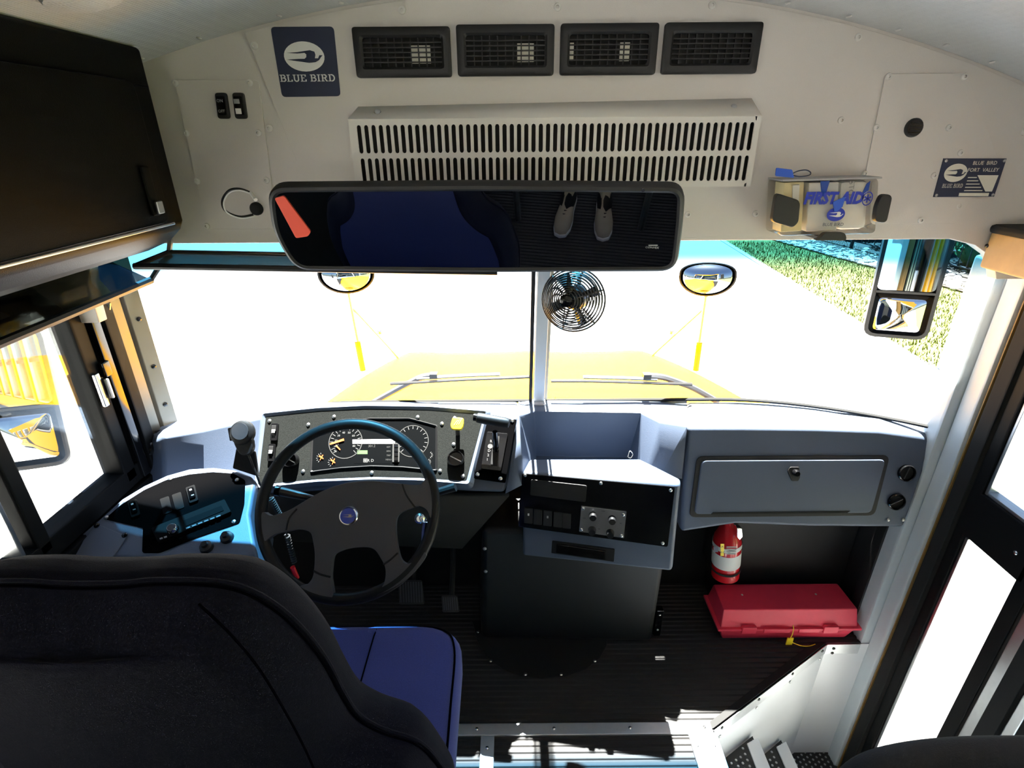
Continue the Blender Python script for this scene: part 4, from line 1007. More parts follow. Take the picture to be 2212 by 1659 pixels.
for k, cx in enumerate((1143,1163,1184,1206,1225)):
    cy = 1108 + (cx - 1143) * .13
    rk = plate('rocker_switch', 'dash_dark', CP, [(cx-9,cy-14),(cx+9,cy-12),(cx+8,cy+20),(cx-10,cy+18)], .006, .012, cn, r=.002, bevel=.001)
    if k in (0, 2):
        plate('legend', 'white_print' if k == 0 else 'grey_print', CP, [(cx-2,cy-3),(cx+1.5,cy-3),(cx+1.5,cy+2),(cx-2,cy+2)], .0122, .0125, rk)
hp = plate('knob_plate', 'steel', CP, [(1256,1090),(1353,1102),(1347,1159),(1251,1145)], .006, .010, cn, r=.002, bevel=.001)
for x, y in ((1281,1110),(1322,1118),(1279,1141),(1318,1147)):
    MB().lathe([(.0115, 0), (.0105, .012), (.009, .018), (0, .018)], CP.P(x, y, .010), CP.n, 18).build('knob', 'black_plastic', hp)
for x, y in ((1260,1095),(1346,1108),(1256,1140),(1342,1153)): screw(CP.P(x, y, .010), CP.n, hp, .8)
for x, y, t_ in ((1303,1101,'FAN'),(1262,1116,'OFF'),(1341,1127,'AC'),(1294,1139,'HI')): text(t_, CP, *CP.uv(x, y), .005, .0103, 'navy_print', hp, 'legend')
for x, y in ((1135,1025),(1298,1042),(1448,1057),(1431,1171)): screw(CP.P(x, y, .006), CP.n, cn, .8, 'steel')
# latch bin below
ab = thing('ash_bin', CP.P(1260, 1205), 'small black pull bin below the console switch panel', 'bin')
plate('bin_frame', 'black_plastic', CP, [(1193,1166),(1328,1184),(1326,1211),(1191,1192)], .002, .008, ab, r=.003, bevel=.001)
plate('bin_front', 'black_gloss', CP, [(1203,1171),(1309,1186),(1308,1205),(1202,1190)], .008, .013, ab, bevel=.002)

# ---- left switch console with radio
lc = thing('switch_console', (-.93, 1.1, .5), 'blue side console with black radio and switch panel left of the wheel', 'console')
a1, a2_, a3 = at(420, 1010, z=.80), at(545, 1030, z=.785), at(550, 1195, z=.70)
LP = fr3(at(300,1050,z=.782), at(540,1032,z=.782), at(540,1195,z=.695), (1,0,0))
lo = [(120,1205),(165,1160),(215,1118),(262,1076),(310,1047),(360,1024),(410,1010),(460,1007),(505,1012),(545,1027),(552,1040),(540,1110),(556,1205)]
pp_ = ppx(LP, lo)
MB().prism(pp_, (0, .02, -.22)).build('console_body', 'dash_blue', lc, bevel=.010, segs=3, ang=50)
bp2 = [(228,1122),(262,1092),(312,1060),(360,1038),(410,1026),(460,1021),(505,1024),(530,1038),(528,1090),(518,1130),(425,1162),(345,1195),(308,1195),(310,1141)]
plate('black_panel', 'panel_black', LP, bp2, -.004, .003, lc, r=.006)
plate('armrest_lid', 'dash_blue', LP, [(212,1133),(276,1160),(245,1205),(150,1205)], .0, .004, lc, r=.006, bevel=.002)
for x, y in ((211,1137),(271,1158)): screw(LP.P(x, y, .004), LP.n, lc, 1.1, 'black_gloss')
rd = plate('radio', 'switch_black', LP, [(330,1145),(488,1083),(502,1110),(346,1176)], .003, .012, lc, r=.003, bevel=.002)
plate('radio_display', 'display_dark', LP, [(400,1130),(482,1098),(487,1108),(406,1142)], .012, .0135, rd)
kn = MB().lathe([(.0135, 0), (.0135, .004), (.0115, .014), (.010, .016), (0, .016)], LP.P(380, 1150, .012), LP.n, 24).build('volume_knob', 'chrome', rd)
MB().lathe([(.009, .0165), (0, .0168)], LP.P(380, 1150, .012), LP.n, 20).build('knob_face', 'wheel_grey', kn)
for k in range(6): plate('preset_button', 'wheel_grey', LP, [(406+k*13,1146-k*5),(415+k*13,1142.5-k*5),(416+k*13,1145-k*5),(407+k*13,1148.5-k*5)], .012, .014, rd)
for k in range(2): plate('preset_button', 'grey_print', LP, [(350+k*9,1168-k*3),(356+k*9,1166-k*3),(357+k*9,1169-k*3),(351+k*9,1171-k*3)], .012, .014, rd)
for cx, cy, on in ((292,1101,1),(360,1093,0),(386,1084,0),(417,1070,2)):
    q_ = [(cx-14,cy-13),(cx+6,cy-20),(cx+14,cy+14),(cx-5,cy+21)]
    rk = plate('rocker_switch', 'switch_black', LP, q_, .003, .009 if on else .005, lc, r=.004, bevel=.001)
    if on:
        plate('rocker_top', 'panel_black', LP, [(cx-8,cy-9),(cx+4,cy-13),(cx+9,cy+9),(cx-3,cy+13)], .009, .013, rk, r=.002)
        plate('legend', 'dial_print', LP, [(cx,cy+5),(cx+6,cy+3),(cx+7,cy+5),(cx+1,cy+7)], .0132, .0135, rk)
        plate('legend', 'grey_print', LP, [(cx-4,cy-7),(cx+1,cy-9),(cx+2,cy-6),(cx-3,cy-4)], .0132, .0135, rk)
for x, y in ((369,1036),(513,1038),(231,1119),(506,1128)): screw(LP.P(x, y, .003), LP.n, lc, .9, 'steel')
for cx, cy in ((447,1183),(491,1162)):
    k_ = MB().lathe([(.016, 0), (.014, .010), (.008, .014), (.007, .022), (0, .022)], LP.P(cx, cy, .0), LP.n, 20).build('dial_knob', 'black_plastic', lc)

# ---- hand microphone on its clip
mcf = FR(at(527, 940, y=1.25), (1, 0, 0), Vector((.1, -.85, .5)))
mk = thing('hand_microphone', at(527, 1010, y=1.25), 'black hand microphone with round head clipped left of the instrument panel', 'microphone')
mb = MB()
mb.loft([disc(mcf, *mcf.uv(529, 935), .028, .030, 0, 24), disc(mcf, *mcf.uv(529, 935), .032, .034, .012, 24), disc(mcf, *mcf.uv(529, 935), .030, .032, .022, 24), disc(mcf, *mcf.uv(528, 935), .023, .024, .026, 24)])
mb.build('head', 'black_plastic', mk)
MB().prism(disc(mcf, *mcf.uv(527, 932), .021, .022, .0255, 28), mcf.n * .003).build('grille_disc', 'wheel_grey', mk)
hv = ppx(mcf, [(507,945),(550,945),(553,968),(545,983),(525,983),(514,965)], 0)
MB().prism(fillet(hv, .01), mcf.n * .02).build('handle', 'black_plastic', mk, bevel=.005)
plate('talk_button', 'black_gloss', mcf, [(496,925),(508,922),(512,950),(501,953)], .0, .014, mk, r=.003, bevel=.002)
MB().prism(ppx(mcf, [(508,968),(548,975),(556,1030),(500,1012)], -.02), mcf.n * .015).build('clip', 'black_matte', mk, bevel=.003)
MB().tube(spline([mcf.P(540, 983, .008), mcf.P(548, 1005, .006), mcf.P(556, 1030, .0), mcf.P(560, 1050, -.01)], 5), .0028, 7).build('cord', 'black_plastic', mk)
# coiled cord behind the wheel
cc = thing('coiled_cord', at(615, 1200, y=1.15), 'black coiled microphone cord hanging behind the steering wheel', 'cord')
def coil(p0, p1, turns, r, n=10):
    p0, p1 = Vector(p0), Vector(p1); d = (p1 - p0).normalized(); u_ = d.orthogonal().normalized(); v_ = d.cross(u_)
    return [p0.lerp(p1, k / (turns * n)) + (u_ * math.cos(2 * math.pi * k / n) + v_ * math.sin(2 * math.pi * k / n)) * r for k in range(turns * n + 1)]
MB().tube(coil(at(585,1075,y=1.17), at(604,1112,y=1.16), 9, .006), .0022, 5).build('coil', 'rubber', cc)
MB().tube(coil(at(620,1155,y=1.16), at(636,1215,y=1.15), 12, .006), .0022, 5).build('coil', 'rubber', cc)
MB().tube(spline([at(604,1112,y=1.16), at(612,1135,y=1.16), at(620,1155,y=1.16)], 5), .0022, 5).build('cord', 'rubber', cc)
MB().tube([at(632,1225,y=1.14), at(642,1248,y=1.14)], .007, 8).build('red_tag', 'red_paint', cc)

# ================================================================== STEERING
Cw = Vector((-.475, 1.03, .798)); wn = (CAM - Cw).normalized(); wn = Vector((.06, wn.y, wn.z + .0)).normalized()
Cw = at(752, 1106, y=1.035)
SW = FR(Cw, (1, 0, 0), wn)
stw = thing('steering_wheel', Cw - Vector((0, 0, .2)), 'black steering wheel with grey four spoke hub in front of the gauges', 'steering wheel')
rr = (SW.uv(951, 1106)[0] - SW.uv(551, 1106)[0]) / 2; TR_ = .0135; R0_ = rr - TR_
uc0 = (SW.uv(951, 1106)[0] + SW.uv(551, 1106)[0]) / 2
vc0 = (SW.uv(752, 903)[1] + SW.uv(752, 1310)[1]) / 2
MB().tube([SW.W(uc0 + R0_ * math.cos(a), vc0 + R0_ * math.sin(a), 0) for a in (2 * math.pi * k / 96 for k in range(96))], TR_, 14, True).build('rim', 'wheel_black', stw)
Z = lambda a, b_: (540 + a / 3.95, 870 + b_ / 3.95)
hub = [(120,935),(185,962),(260,950),(350,915),(470,845),(620,760),(760,705),(880,678),(1010,668),(1130,675),(1290,692),(1410,702),(1470,690),(1515,640),(1570,720),(1580,900),(1545,985),(1515,920),(1460,885),(1400,895),(1310,930),(1265,970),(1250,1040),(1255,1160),(1275,1270),(1300,1340),(1345,1370),(1400,1345),(1460,1270),(1510,1300),(1400,1450),(1250,1560),(1050,1655),(1130,1570),(1160,1500),(1160,1400),(1120,1320),(1080,1260),(1030,1235),(950,1232),(850,1245),(760,1275),(720,1310),(705,1400),(700,1500),(715,1660),(600,1650),(440,1565),(500,1545),(545,1490),(560,1410),(565,1290),(550,1180),(530,1110),(470,1085),(400,1085),(330,1100),(220,1125),(120,1190),(85,1080)]
hp_ = [SW.P(*Z(*p)) for p in hub]
hp_ = spline(hp_, 3, True)
MB().prism([p - SW.n * .012 for p in hp_], SW.n * .024).build('hub_pad', 'wheel_grey', stw, bevel=.009, segs=4, ang=50)
for st in ([(415,905),(350,985),(325,1085)], [(1305,695),(1340,790),(1415,895)], [(556,1430),(620,1462),(700,1482)], [(1145,1375),(1205,1335),(1268,1278)]):
    MB().tube(spline([SW.P(*Z(*p), .0125) for p in st], 5), .0022, 6).build('seam', 'black_matte', stw)
em = MB().lathe([(.0225, .010), (.0225, .014), (.0205, .0165), (.0175, .0150), (0, .0150)], SW.P(*Z(852, 965)), SW.n, 32).build('emblem', 'chrome', stw)
MB().prism(disc(SW, *SW.uv(*Z(848, 966)), .0175, .0175, .0151), SW.n * .0008).build('emblem_face', 'emblem_blue', em)
u_, v_ = SW.uv(*Z(850, 965)); MB().add([SW.W(u_ + a * .0145, v_ + b_ * .009, .0164) for a, b_ in BIRD], [tuple(range(len(BIRD)))]).build('emblem_bird', 'grey_print', em)
# column, stalks, ignition
sc = thing('steering_column', Cw - SW.n * .35 + Vector((0, 0, -.1)), 'dark steering column with stalks behind the wheel', 'steering column')
mb = MB().lathe([(.055, -.05), (.065, -.08), (.062, -.22), (.045, -.30), (.03, -.34), (.03, -.55), (0, -.55)], Cw, SW.n, 20); mb.build('column_shroud', 'dash_dark', sc)
st = MB().tube([at(690,1080,y=1.10), at(645,1070,y=1.10), at(600,1060,y=1.09)], [.006, .010, .012], 10).build('turn_signal_stalk', 'black_plastic', sc)
MB().lathe([(.0135, 0), (.0135, .012), (0, .012)], at(606,1061,y=1.09), (-1, 0, .2), 12).build('stalk_end', 'black_gloss', st)
MB().tube([at(905,1075,y=1.10), at(950,1062,y=1.10), at(984,1052,y=1.10)], [.006, .010, .011], 10).build('wiper_stalk', 'black_plastic', sc)
ig = MB().lathe([(.013, 0), (.013, .012), (.008, .016), (0, .016)], at(906,1118,y=1.10), (.2, -.8, .4), 16).build('ignition_lock', 'chrome', sc)
kc = thing('ignition_keys', at(917, 1165, y=1.08), 'chrome ignition keys hanging right of the wheel hub', 'keys')
MB().tube([at(908,1117,y=1.085) + Vector((.008 * math.cos(a) + .006, 0, .010 * math.sin(a) - .006)) for a in (2 * math.pi * k / 16 for k in range(16))], .0012, 5, True).build('key_ring', 'chrome', kc)
for dx in (0, 5):
    MB().prism([at(914+dx,1128,y=1.082), at(922+dx,1130,y=1.082), at(920+dx,1150,y=1.082), at(914+dx,1172,y=1.082), at(910+dx,1170,y=1.082), at(911+dx,1148,y=1.082)], (0, .0025, 0)).build('key', 'steel', kc)

# ================================================================== FLOOR AREA
ec = thing('engine_cover', (.1, 1.35, 0), 'black moulded engine cover standing below the centre console', 'engine cover')
xl, xr = -.20, .395
pr = [Vector((xl, 1.345, 0)), Vector((xr, 1.325, 0)), Vector((xr + .02, 1.60, 0)), Vector((xl - .02, 1.60, 0))]
pr2 = [Vector((xl + .02, 1.30, .52)), Vector((xr - .01, 1.275, .52)), Vector((xr - .01, 1.60, .52)), Vector((xl + .02, 1.60, .52))]
MB().loft([pr, pr2]).build('cover_box', 'dash_dark', ec, bevel=.02, segs=3, ang=50)
fp = [at(x, y, z=.001) for x, y in ((1022,1350),(1030,1385),(1050,1420),(1085,1447),(1130,1463),(1170,1467),(1220,1463),(1265,1448),(1295,1425),(1310,1398),(1312,1382))] + [Vector((.25, 1.40, .001)), Vector((-.24, 1.42, .001))]
fg = MB().prism(fp, (0, 0, .008)).build('floor_flange', 'black_matte', ec, bevel=.003)
for x, y in ((1033,1365),(1060,1428),(1135,1457),(1212,1457),(1285,1428)): screw(at(x, y, z=.009), (0,0,1), fg, 1.1, 'chrome', 'bolt')
for x, y in ((1047,1185),(1049,1234)): screw(at(x, y, y=1.29), (0,-1,.1), ec, 1.0, 'steel', 'bolt')
lt = MB().box(.40, .425, 1.335, 1.36, .02, .14).build('side_latch', 'black_gloss', ec, bevel=.004)
screw((.412, 1.335, .05), (0,-1,0), lt, .9); screw((.412, 1.335, .12), (0,-1,0), lt, .7)
def pedal(px0, px1, py0, py1, y, label, n):
    fr_ = FR(at((px0 + px1) / 2, py1, y=y), (1, 0, 0), Vector((0, -.7, .7)))
    t = thing('pedal', fr_.P((px0 + px1) / 2, py1), label, 'pedal')
    plate('pad', 'rubber', fr_, [(px0 - 3,py0),(px1 - 5,py0),(px1,py1),(px0,py1)], 0, .012, t, r=.006, bevel=.002)
    for k in range(n):
        x = px0 + 4 + (px1 - px0 - 8) * k / (n - 1)
        plate('tread_rib', 'wheel_grey', fr_, [(x-1.2-2,py0+4),(x+1.2-2,py0+4),(x+1.2,py1-4),(x-1.2,py1-4)], .012, .0145, t)
    c_ = fr_.P((px0 + px1) / 2, (py0 + py1) / 2, -.002)
    MB().tube(spline([c_, c_ + Vector((0, .12, .10)), c_ + Vector((0, .20, .24)), Vector((c_.x, 1.602, c_.z + .30))], 5), .009, 8).build('arm', 'black_matte', t)
pedal(864, 917, 1253, 1305, 1.28, 'wide black brake pedal below the steering wheel', 9)
pedal(957, 993, 1286, 1322, 1.27, 'narrow ribbed accelerator pedal beside the engine cover', 7)

# red triangle case
rc = thing('red_case', (.86, 1.39, 0), 'red plastic emergency case with yellow seal tag on the ribbed floor', 'case')
lo_ = [Vector((.645, 1.340, 0)), Vector((1.075, 1.340, 0)), Vector((1.075, 1.455, 0)), Vector((.645, 1.455, 0))]
md_ = [Vector((.625, 1.328, .06)), Vector((1.098, 1.328, .06)), Vector((1.098, 1.470, .06)), Vector((.625, 1.470, .06))]
up_ = [Vector((.632, 1.345, .132)), Vector((1.090, 1.345, .132)), Vector((1.085, 1.462, .132)), Vector((.637, 1.462, .132))]
MB().loft([lo_, md_]).build('case_base', 'red_plastic', rc, bevel=.005)
ld = MB().loft([[p + Vector((0, 0, .003)) for p in md_], up_]).build('case_lid', 'red_plastic', rc, bevel=.006)
MB().box(.615, 1.108, 1.320, 1.476, .056, .066).build('rim_flange', 'red_plastic', rc, bevel=.002)
for x in (.72, 1.0): MB().box(x - .025, x + .025, 1.316, 1.330, .048, .078).build('snap_latch', 'red_plastic', rc, bevel=.003)
for x0, x1 in ((.77, .86), (.89, .96)): MB().box(x0, x1, 1.316, 1.322, .052, .070).build('grip_rib', 'red_plastic', rc, bevel=.002)
yt = MB().box(.850, .872, 1.305, 1.309, .008, .040).build('seal_tag', 'yellow_plastic', rc, bevel=.001)
MB().tube(spline([(.860, 1.307, .038), (.862, 1.305, .055), (.866, 1.312, .075), (.866, 1.32, .085)], 5), .0014, 5).build('seal_string', 'yellow_plastic', yt)
MB().tube(spline([(.872, 1.306, .018), (.90, 1.300, .010), (.93, 1.302, .006), (.955, 1.31, .005)], 5), .0014, 5).build('seal_string', 'yellow_plastic', yt)
for p in (ld,):
    for x, y in ((.72, 1.41), (.98, 1.41)): rivet((x, y, .132), (0,0,1), p, .7, 'foam_white', 'pip')

# fire extinguisher clamped to the firewall side
fe = thing('fire_extinguisher', (.68, 1.50, .10), 'red fire extinguisher with white label under the dash', 'extinguisher')
ax0, ax1 = at(1566, 1245, y=1.45), at(1574, 1120, y=1.45); A_ = (ax1 - ax0).normalized(); Ln = (ax1 - ax0).length
r_ = .047
MB().lathe([(r_ * .7, 0), (r_, .012), (r_, Ln * .62), (r_ * .9, Ln * .74), (r_ * .55, Ln * .86), (r_ * .35, Ln * .92), (r_ * .35, Ln), (0, Ln)], ax0, A_, 28).build('cylinder', 'red_paint', fe)
lb_ = MB().lathe([(r_ + .0008, Ln * .28), (r_ + .0008, Ln * .50)], ax0, A_, 36); 
lb = MB().loft([[ax0 + A_ * h + (FR(ax0, (1,0,0), A_).u * math.cos(t) + FR(ax0, (1,0,0), A_).v * math.sin(t)) * (r_ + .0008) for t in (2 * math.pi * j / 32 for j in range(32))] for h in (Ln * .27, Ln * .50)], cap=False).build('label_band', 'white_print', fe)
MB().loft([[ax0 + A_ * h + (FR(ax0, (1,0,0), A_).u * math.cos(t) + FR(ax0, (1,0,0), A_).v * math.sin(t)) * (r_ + .0008) for t in (2 * math.pi * j / 32 for j in range(32))] for h in (Ln * .57, Ln * .64)], cap=False).build('label_band', 'white_print', fe)
EF = FR(ax0 + Vector((0, -r_ - .001, 0)), (1, 0, 0), Vector((0, -1, 0)) - A_ * Vector((0, -1, 0)).dot(A_))
for k, c_ in enumerate('ABC'): 
    u_, v_ = EF.uv(1560, 1172 + k * 13); 
plate('class_strip', 'yellow_plastic', EF, [(1556,1174),(1564,1174),(1563,1200),(1556,1200)], .0015, .0022, fe)
text('A', EF, *EF.uv(1560, 1180), .012, .0026, 'navy_print', fe, 'label_print'); text('B C', EF, *EF.uv(1560, 1192), .010, .0026, 'navy_print', fe, 'label_print')
for k in range(4): plate('label_print', 'grey_print', EF, [(1569,1180+k*5),(1590,1180+k*5),(1590,1182+k*5),(1569,1182+k*5)], .0015, .0018, fe)
plate('label_print', 'navy_print', EF, [(1541,1180),(1551,1180),(1551,1192),(1541,1192)], .0015, .0018, fe)
MB().prism(ppx(EF, [(1592,1140),(1603,1142),(1605,1160),(1598,1168),(1592,1160)], .0), EF.n * -.02).build('trigger_handle', 'chrome', fe, bevel=.003)
MB().loft([[ax0 + A_ * h + (FR(ax0, (1,0,0), A_).u * math.cos(t) + FR(ax0, (1,0,0), A_).v * math.sin(t)) * (r_ + .003) for t in (2 * math.pi * j / 32 for j in range(32))] for h in (Ln * .17, Ln * .21)], cap=False).build('clamp_band', 'black_matte', fe)
MB().box(ax0.x - .03, ax0.x + .03, ax0.y + .04, 1.60, ax0.z - .02, ax1.z).build('wall_bracket', 'black_matte', fe)

# ================================================================== SEATS
ds = thing('driver_seat', (-.47, .72, 0), 'dark blue fabric driver seat seen from behind at lower left', 'seat')
SX = -.524
def back_ring(k, inset, n=4):
    half = [(.0, .46), (.16, .46), (.285, .475), (.33, .54), (.342, .60), (.343, .688), (.333, .743), (.318, .80), (.299, .838), (.259, .868), (.233, .906), (.223, .963), (.216, 1.034), (.204, 1.09), (.187, 1.135), (.163, 1.168), (.130, 1.184), (.07, 1.187), (.035, 1.183)]
    pts = [Vector((a, b_, 0)) for a, b_ in half + [(0, 1.182)] + [(-a, b_) for a, b_ in half[1:][::-1]]]
    pts = spline(pts, n, True); N = len(pts); out = []
    for i_, p in enumerate(pts):
        d_ = (pts[(i_ + 2) % N] - pts[i_ - 2]).normalized(); nr = Vector((-d_.y, d_.x, 0))
        q_ = p + nr * inset
        out.append(Vector((SX + q_.x, .50 - (q_.y - .46) * .155 + k, q_.y)))
    return out
mb = MB(); RK = [(-.026, .045), (-.018, .036), (-.004, .026), (.012, .014), (.030, .004), (.052, 0), (.072, .004), (.088, .014), (.098, .026), (.104, .036), (.106, .045)]
mb.loft([back_ring(*a) for a in RK], cap=False)
def cap_fill(k, inset, dk):
    r_ = back_ring(k, inset); n_ = len(r_); L_ = n_ // 2; m = MB(); rows = []
    for i_ in range(L_ + 1):
        a, b_ = r_[i_], r_[(n_ - i_) % n_]
        rows.append([a.lerp(b_, t) + Vector((0, dk * math.sin(math.pi * t) * math.sin(math.pi * i_ / L_) ** .7, 0)) for t in np.linspace(0, 1, 13)])
    m.loft(rows, closed=False, cap=False); return m
for m_ in (cap_fill(-.026, .045, -.016), cap_fill(.106, .045, -.01)): mb.add(m_.v, m_.f)
mb.build('backrest', 'seat_fabric_shaded', ds, ang=60)
MB().tube(back_ring(.036, 0), .0026, 6, True).build('piping', 'seat_fabric_shaded', ds)
MB().tube(back_ring(.0310, .0030), .0014, 5, True).build('piping_groove', 'seat_thread', ds)
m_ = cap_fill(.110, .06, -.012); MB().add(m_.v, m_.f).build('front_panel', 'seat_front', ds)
def curve_seam(pts): return MB().tube(spline(pts, 6), .0013, 5)
def seat_px(px, py, k):
    d_ = ray(px, py); t = (.50 + k - (CAM.z - .46) * .155 - CAM.y) / (d_.y + .155 * d_.z); return CAM + d_ * t
sm = [seat_px(*p, -.0395) for p in ((430,1305),(500,1372),(560,1445),(615,1535),(660,1620),(690,1690))]
curve_seam(sm).build('seam', 'seat_thread', ds)
curve_seam([Vector((2 * SX - p.x, p.y, p.z)) for p in sm]).build('seam', 'seat_thread', ds)
def cush():
    rings = []
    for k, (z, ins) in enumerate(((.40, .03), (.405, .012), (.43, .0), (.475, .0), (.498, .008), (.510, .03), (.513, .09))):
        rings.append(fillet([Vector((SX - .32 + ins, .50 + ins, z)), Vector((SX + .32 - ins, .50 + ins, z)), Vector((SX + .313 - ins, .978 - ins, z - .006)), Vector((SX - .313 + ins, .978 - ins, z - .006))], .09, 6))
    return MB().loft(rings)
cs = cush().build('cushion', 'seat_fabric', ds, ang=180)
for x in (.10, -.10): MB().tube(spline([Vector((SX + x, y, z)) for y, z in ((.52, .5125), (.7, .514), (.90, .5095), (.945, .503), (.968, .49))], 4), .0018, 5).build('seam', 'seat_thread', cs)
MB().tube(spline([Vector((SX + .307, .56, .5035)), Vector((SX + .303, .75, .503)), Vector((SX + .297, .90, .500)), Vector((SX + .26, .957, .495)), Vector((SX + .15, .971, .490)), Vector((SX - .15, .971, .490))], 6), .0025, 6).build('piping', 'seat_thread', cs)
MB().box(SX - .2, SX + .2, .55, .90, .30, .41).build('seat_base', 'black_matte', ds, bevel=.02)
MB().lathe([(.13, 0), (.13, .02), (.07, .05), (.06, .30), (0, .30)], (SX, .72, 0), (0, 0, 1), 20).build('pedestal', 'black_matte', ds)
# padded barrier at lower right
br = thing('padded_barrier', (.78, .5, 0), 'dark padded barrier top at the lower right behind the steps', 'barrier')
bo = [Vector((.395, 0, .05)), Vector((.395, 0, .68)), Vector((.42, 0, .74)), Vector((.47, 0, .776)), Vector((.56, 0, .795)), Vector((.70, 0, .797)), Vector((.95, 0, .79)), Vector((1.08, 0, .75)), Vector((1.12, 0, .66)), Vector((1.12, 0, .05))]
bo = spline(bo[1:-1], 5); bo = [Vector((.395, 0, .12))] + bo + [Vector((1.12, 0, .12))]
MB().prism([p + Vector((0, .46, 0)) for p in bo], (0, .05, 0)).build('pad', 'barrier_vinyl', br, bevel=.02, segs=4, ang=60)
for x in (.48, 1.05): MB().tube([(x, .485, .0), (x, .485, .2)], .016, 10).build('leg', 'steel', br)
# passenger seats behind (seen in the wide mirror)
def bus_seat(x, y, label):
    t = thing('passenger_seat', (x, y, 0), label, 'seat', 'front row passenger seats')
    MB().prism(spline([Vector((x - .45, y - .30, .45)), Vector((x - .46, y - .36, .8)), Vector((x - .43, y - .40, 1.02)), Vector((x, y - .41, 1.05)), Vector((x + .43, y - .40, 1.02)), Vector((x + .46, y - .36, .8)), Vector((x + .45, y - .30, .45))], 4), (0, .09, .01)).build('backrest', 'vinyl_blue', t, bevel=.02, segs=3)
    MB().box(x - .45, x + .45, y - .28, y + .14, .36, .47).build('cushion', 'vinyl_blue', t, bevel=.03, segs=3)
    for dx in (-.35, .35): MB().tube([(x + dx, y - .2, .36), (x + dx, y - .2, .0)], .016, 8).build('leg', 'steel', t); MB().tube([(x + dx, y + .1, .36), (x + dx, y + .1, .0)], .016, 8).build('leg', 'steel', t)
bus_seat(-.66, -.25, 'blue vinyl passenger seat behind the driver seat reflected in the mirror')
bus_seat(.66, -.25, 'blue vinyl passenger seat across the aisle reflected at the mirror right end')
# shoes of the person taking the picture, seen in the mirror
def shoe(x, y, ang, label):
    t = thing('shoe', (x, y, 0), label, 'shoe')
    c_, s_ = math.cos(ang), math.sin(ang); T = lambda a, b_, z: Vector((x + a * c_ - b_ * s_, y + a * s_ + b_ * c_, z))
    outl = [(0, .15), (.03, .14), (.045, .10), (.047, .05), (.038, -.02), (.036, -.10), (.025, -.135), (0, -.14), (-.025, -.135), (-.036, -.10), (-.038, -.02), (-.046, .05), (-.042, .10), (-.028, .14)]
    ring = lambda k, z, dz: [T(a * k, b_ * k + 0, z + dz * max(0, -b_) ) for a, b_ in outl]
    MB().prism([T(a, b_, 0) for a, b_ in spline([Vector((*p, 0)) for p in outl], 2, True) for _ in (0,)] if False else [T(*p, 0) for p in outl], (0, 0, .022)).build('sole', 'foam_white', t, bevel=.004)
    MB().loft([ring(.95, .020, 0), ring(.97, .035, .1), ring(.85, .058, .25), ring(.55, .075, .35)]).build('upper', 'shoe_beige', t, ang=180)
    MB().ell(T(0, -.05, .062), .040, .085, .045, 14, 8, (T(1, 0, 0) - T(0, 0, 0), T(0, 1, 0) - T(0, 0, 0), Vector((0, 0, 1)))).build('collar', 'black_matte', t)
    for k in range(4): MB().tube([T(-.022, .055 - k * .02, .068 + k * .003), T(0, .058 - k * .02, .076 + k * .003), T(.022, .050 - k * .02, .068 + k * .003)], .003, 6).build('lace', 'black_matte', t)
shoe(-.07, -.20, .12, 'beige sneaker reflected in the mirror nearer its middle')
shoe(.12, -.20, -.06, 'beige sneaker reflected in the mirror nearer its right end')
# ================================================================== OUTSIDE
def hood_section(Y):
    t = (Y - 1.70) / 1.45
    hw = 1.03 - .06 * t; zc = .735 - .27 * t - .08 * t * t
    pts = []
    for s_ in np.linspace(-1, 1, 33):
        a = abs(s_); x = s_ * hw
        z = zc - .010 * math.sin(a * math.pi * 1.4) - (0 if a < .72 else .5 * ((a - .72) / .28) ** 2.0)
        pts.append(Vector((x, Y, z)))
    return pts
hood = thing('hood', (0, 2.4, -.2), 'yellow bus hood sloping away below the windshield', 'hood')
MB().loft([hood_section(y) for y in np.linspace(1.66, 3.15, 12)], closed=False, cap=False).build('hood_panel', 'yellow_paint', hood, ang=180, solid=.006)
nose = [hood_section(3.15), [Vector((p.x * .97, 3.22, p.z - .05)) for p in hood_section(3.15)], [Vector((p.x * .95, 3.25, p.z - .3)) for p in hood_section(3.15)], [Vector((p.x * .95, 3.25, -.5)) for p in hood_section(3.15)]]
MB().loft(nose, closed=False, cap=False).build('nose', 'yellow_paint', hood, ang=180)
for s_ in (-1, 1): MB().add([Vector((s_ * 1.0, 1.66, .30)), Vector((s_ * .87, 3.15, .0)), Vector((s_ * .87, 3.15, -.6)), Vector((s_ * 1.0, 1.66, -.6))], [(0,1,2,3)]).build('fender_side', 'yellow_paint', hood, solid=.004)
for cx in (1127, 1212):
    c_ = at(cx, 836, y=1.8); MB().box(c_.x - .02, c_.x + .02, 1.78, 1.81, .715, .722).build('washer_nozzle', 'yellow_paint', hood)
# wipers
def wiper(blade, arm, label):
    def G(px, py, off):
        p = at(px, py, y=1.5)
        for _ in range(25): p = at(px, py, y=glassY(p.x, p.z) + off)
        return p
    t = thing('wiper', G(*arm[0], .02), label, 'wiper', 'windshield wipers')
    bl = [G(*p, .012) for p in blade]; MB().tube(bl, .0055, 6).build('rubber_blade', 'black_plastic', t)
    MB().tube([p + Vector((0, .008, .010)) for p in bl[1:-1]], .006, 6).build('blade_bridge', 'steel', t)
    am = [G(*p, .03) for p in arm]; MB().tube(spline(am, 5), [.010] * 5 * (len(am) - 1) + [.004], 7).build('arm', 'wheel_grey', t)
    c_ = am[-1]; MB().box(c_.x - .012, c_.x + .012, c_.y - .012, c_.y + .012, c_.z - .008, c_.z + .008).build('hinge_clip', 'black_plastic', t)
wiper([(843,829),(900,826),(1000,820),(1080,817),(1147,814)], [(805,870),(850,845),(880,829),(910,815),(937,811)], 'left windshield wiper resting above the yellow hood')
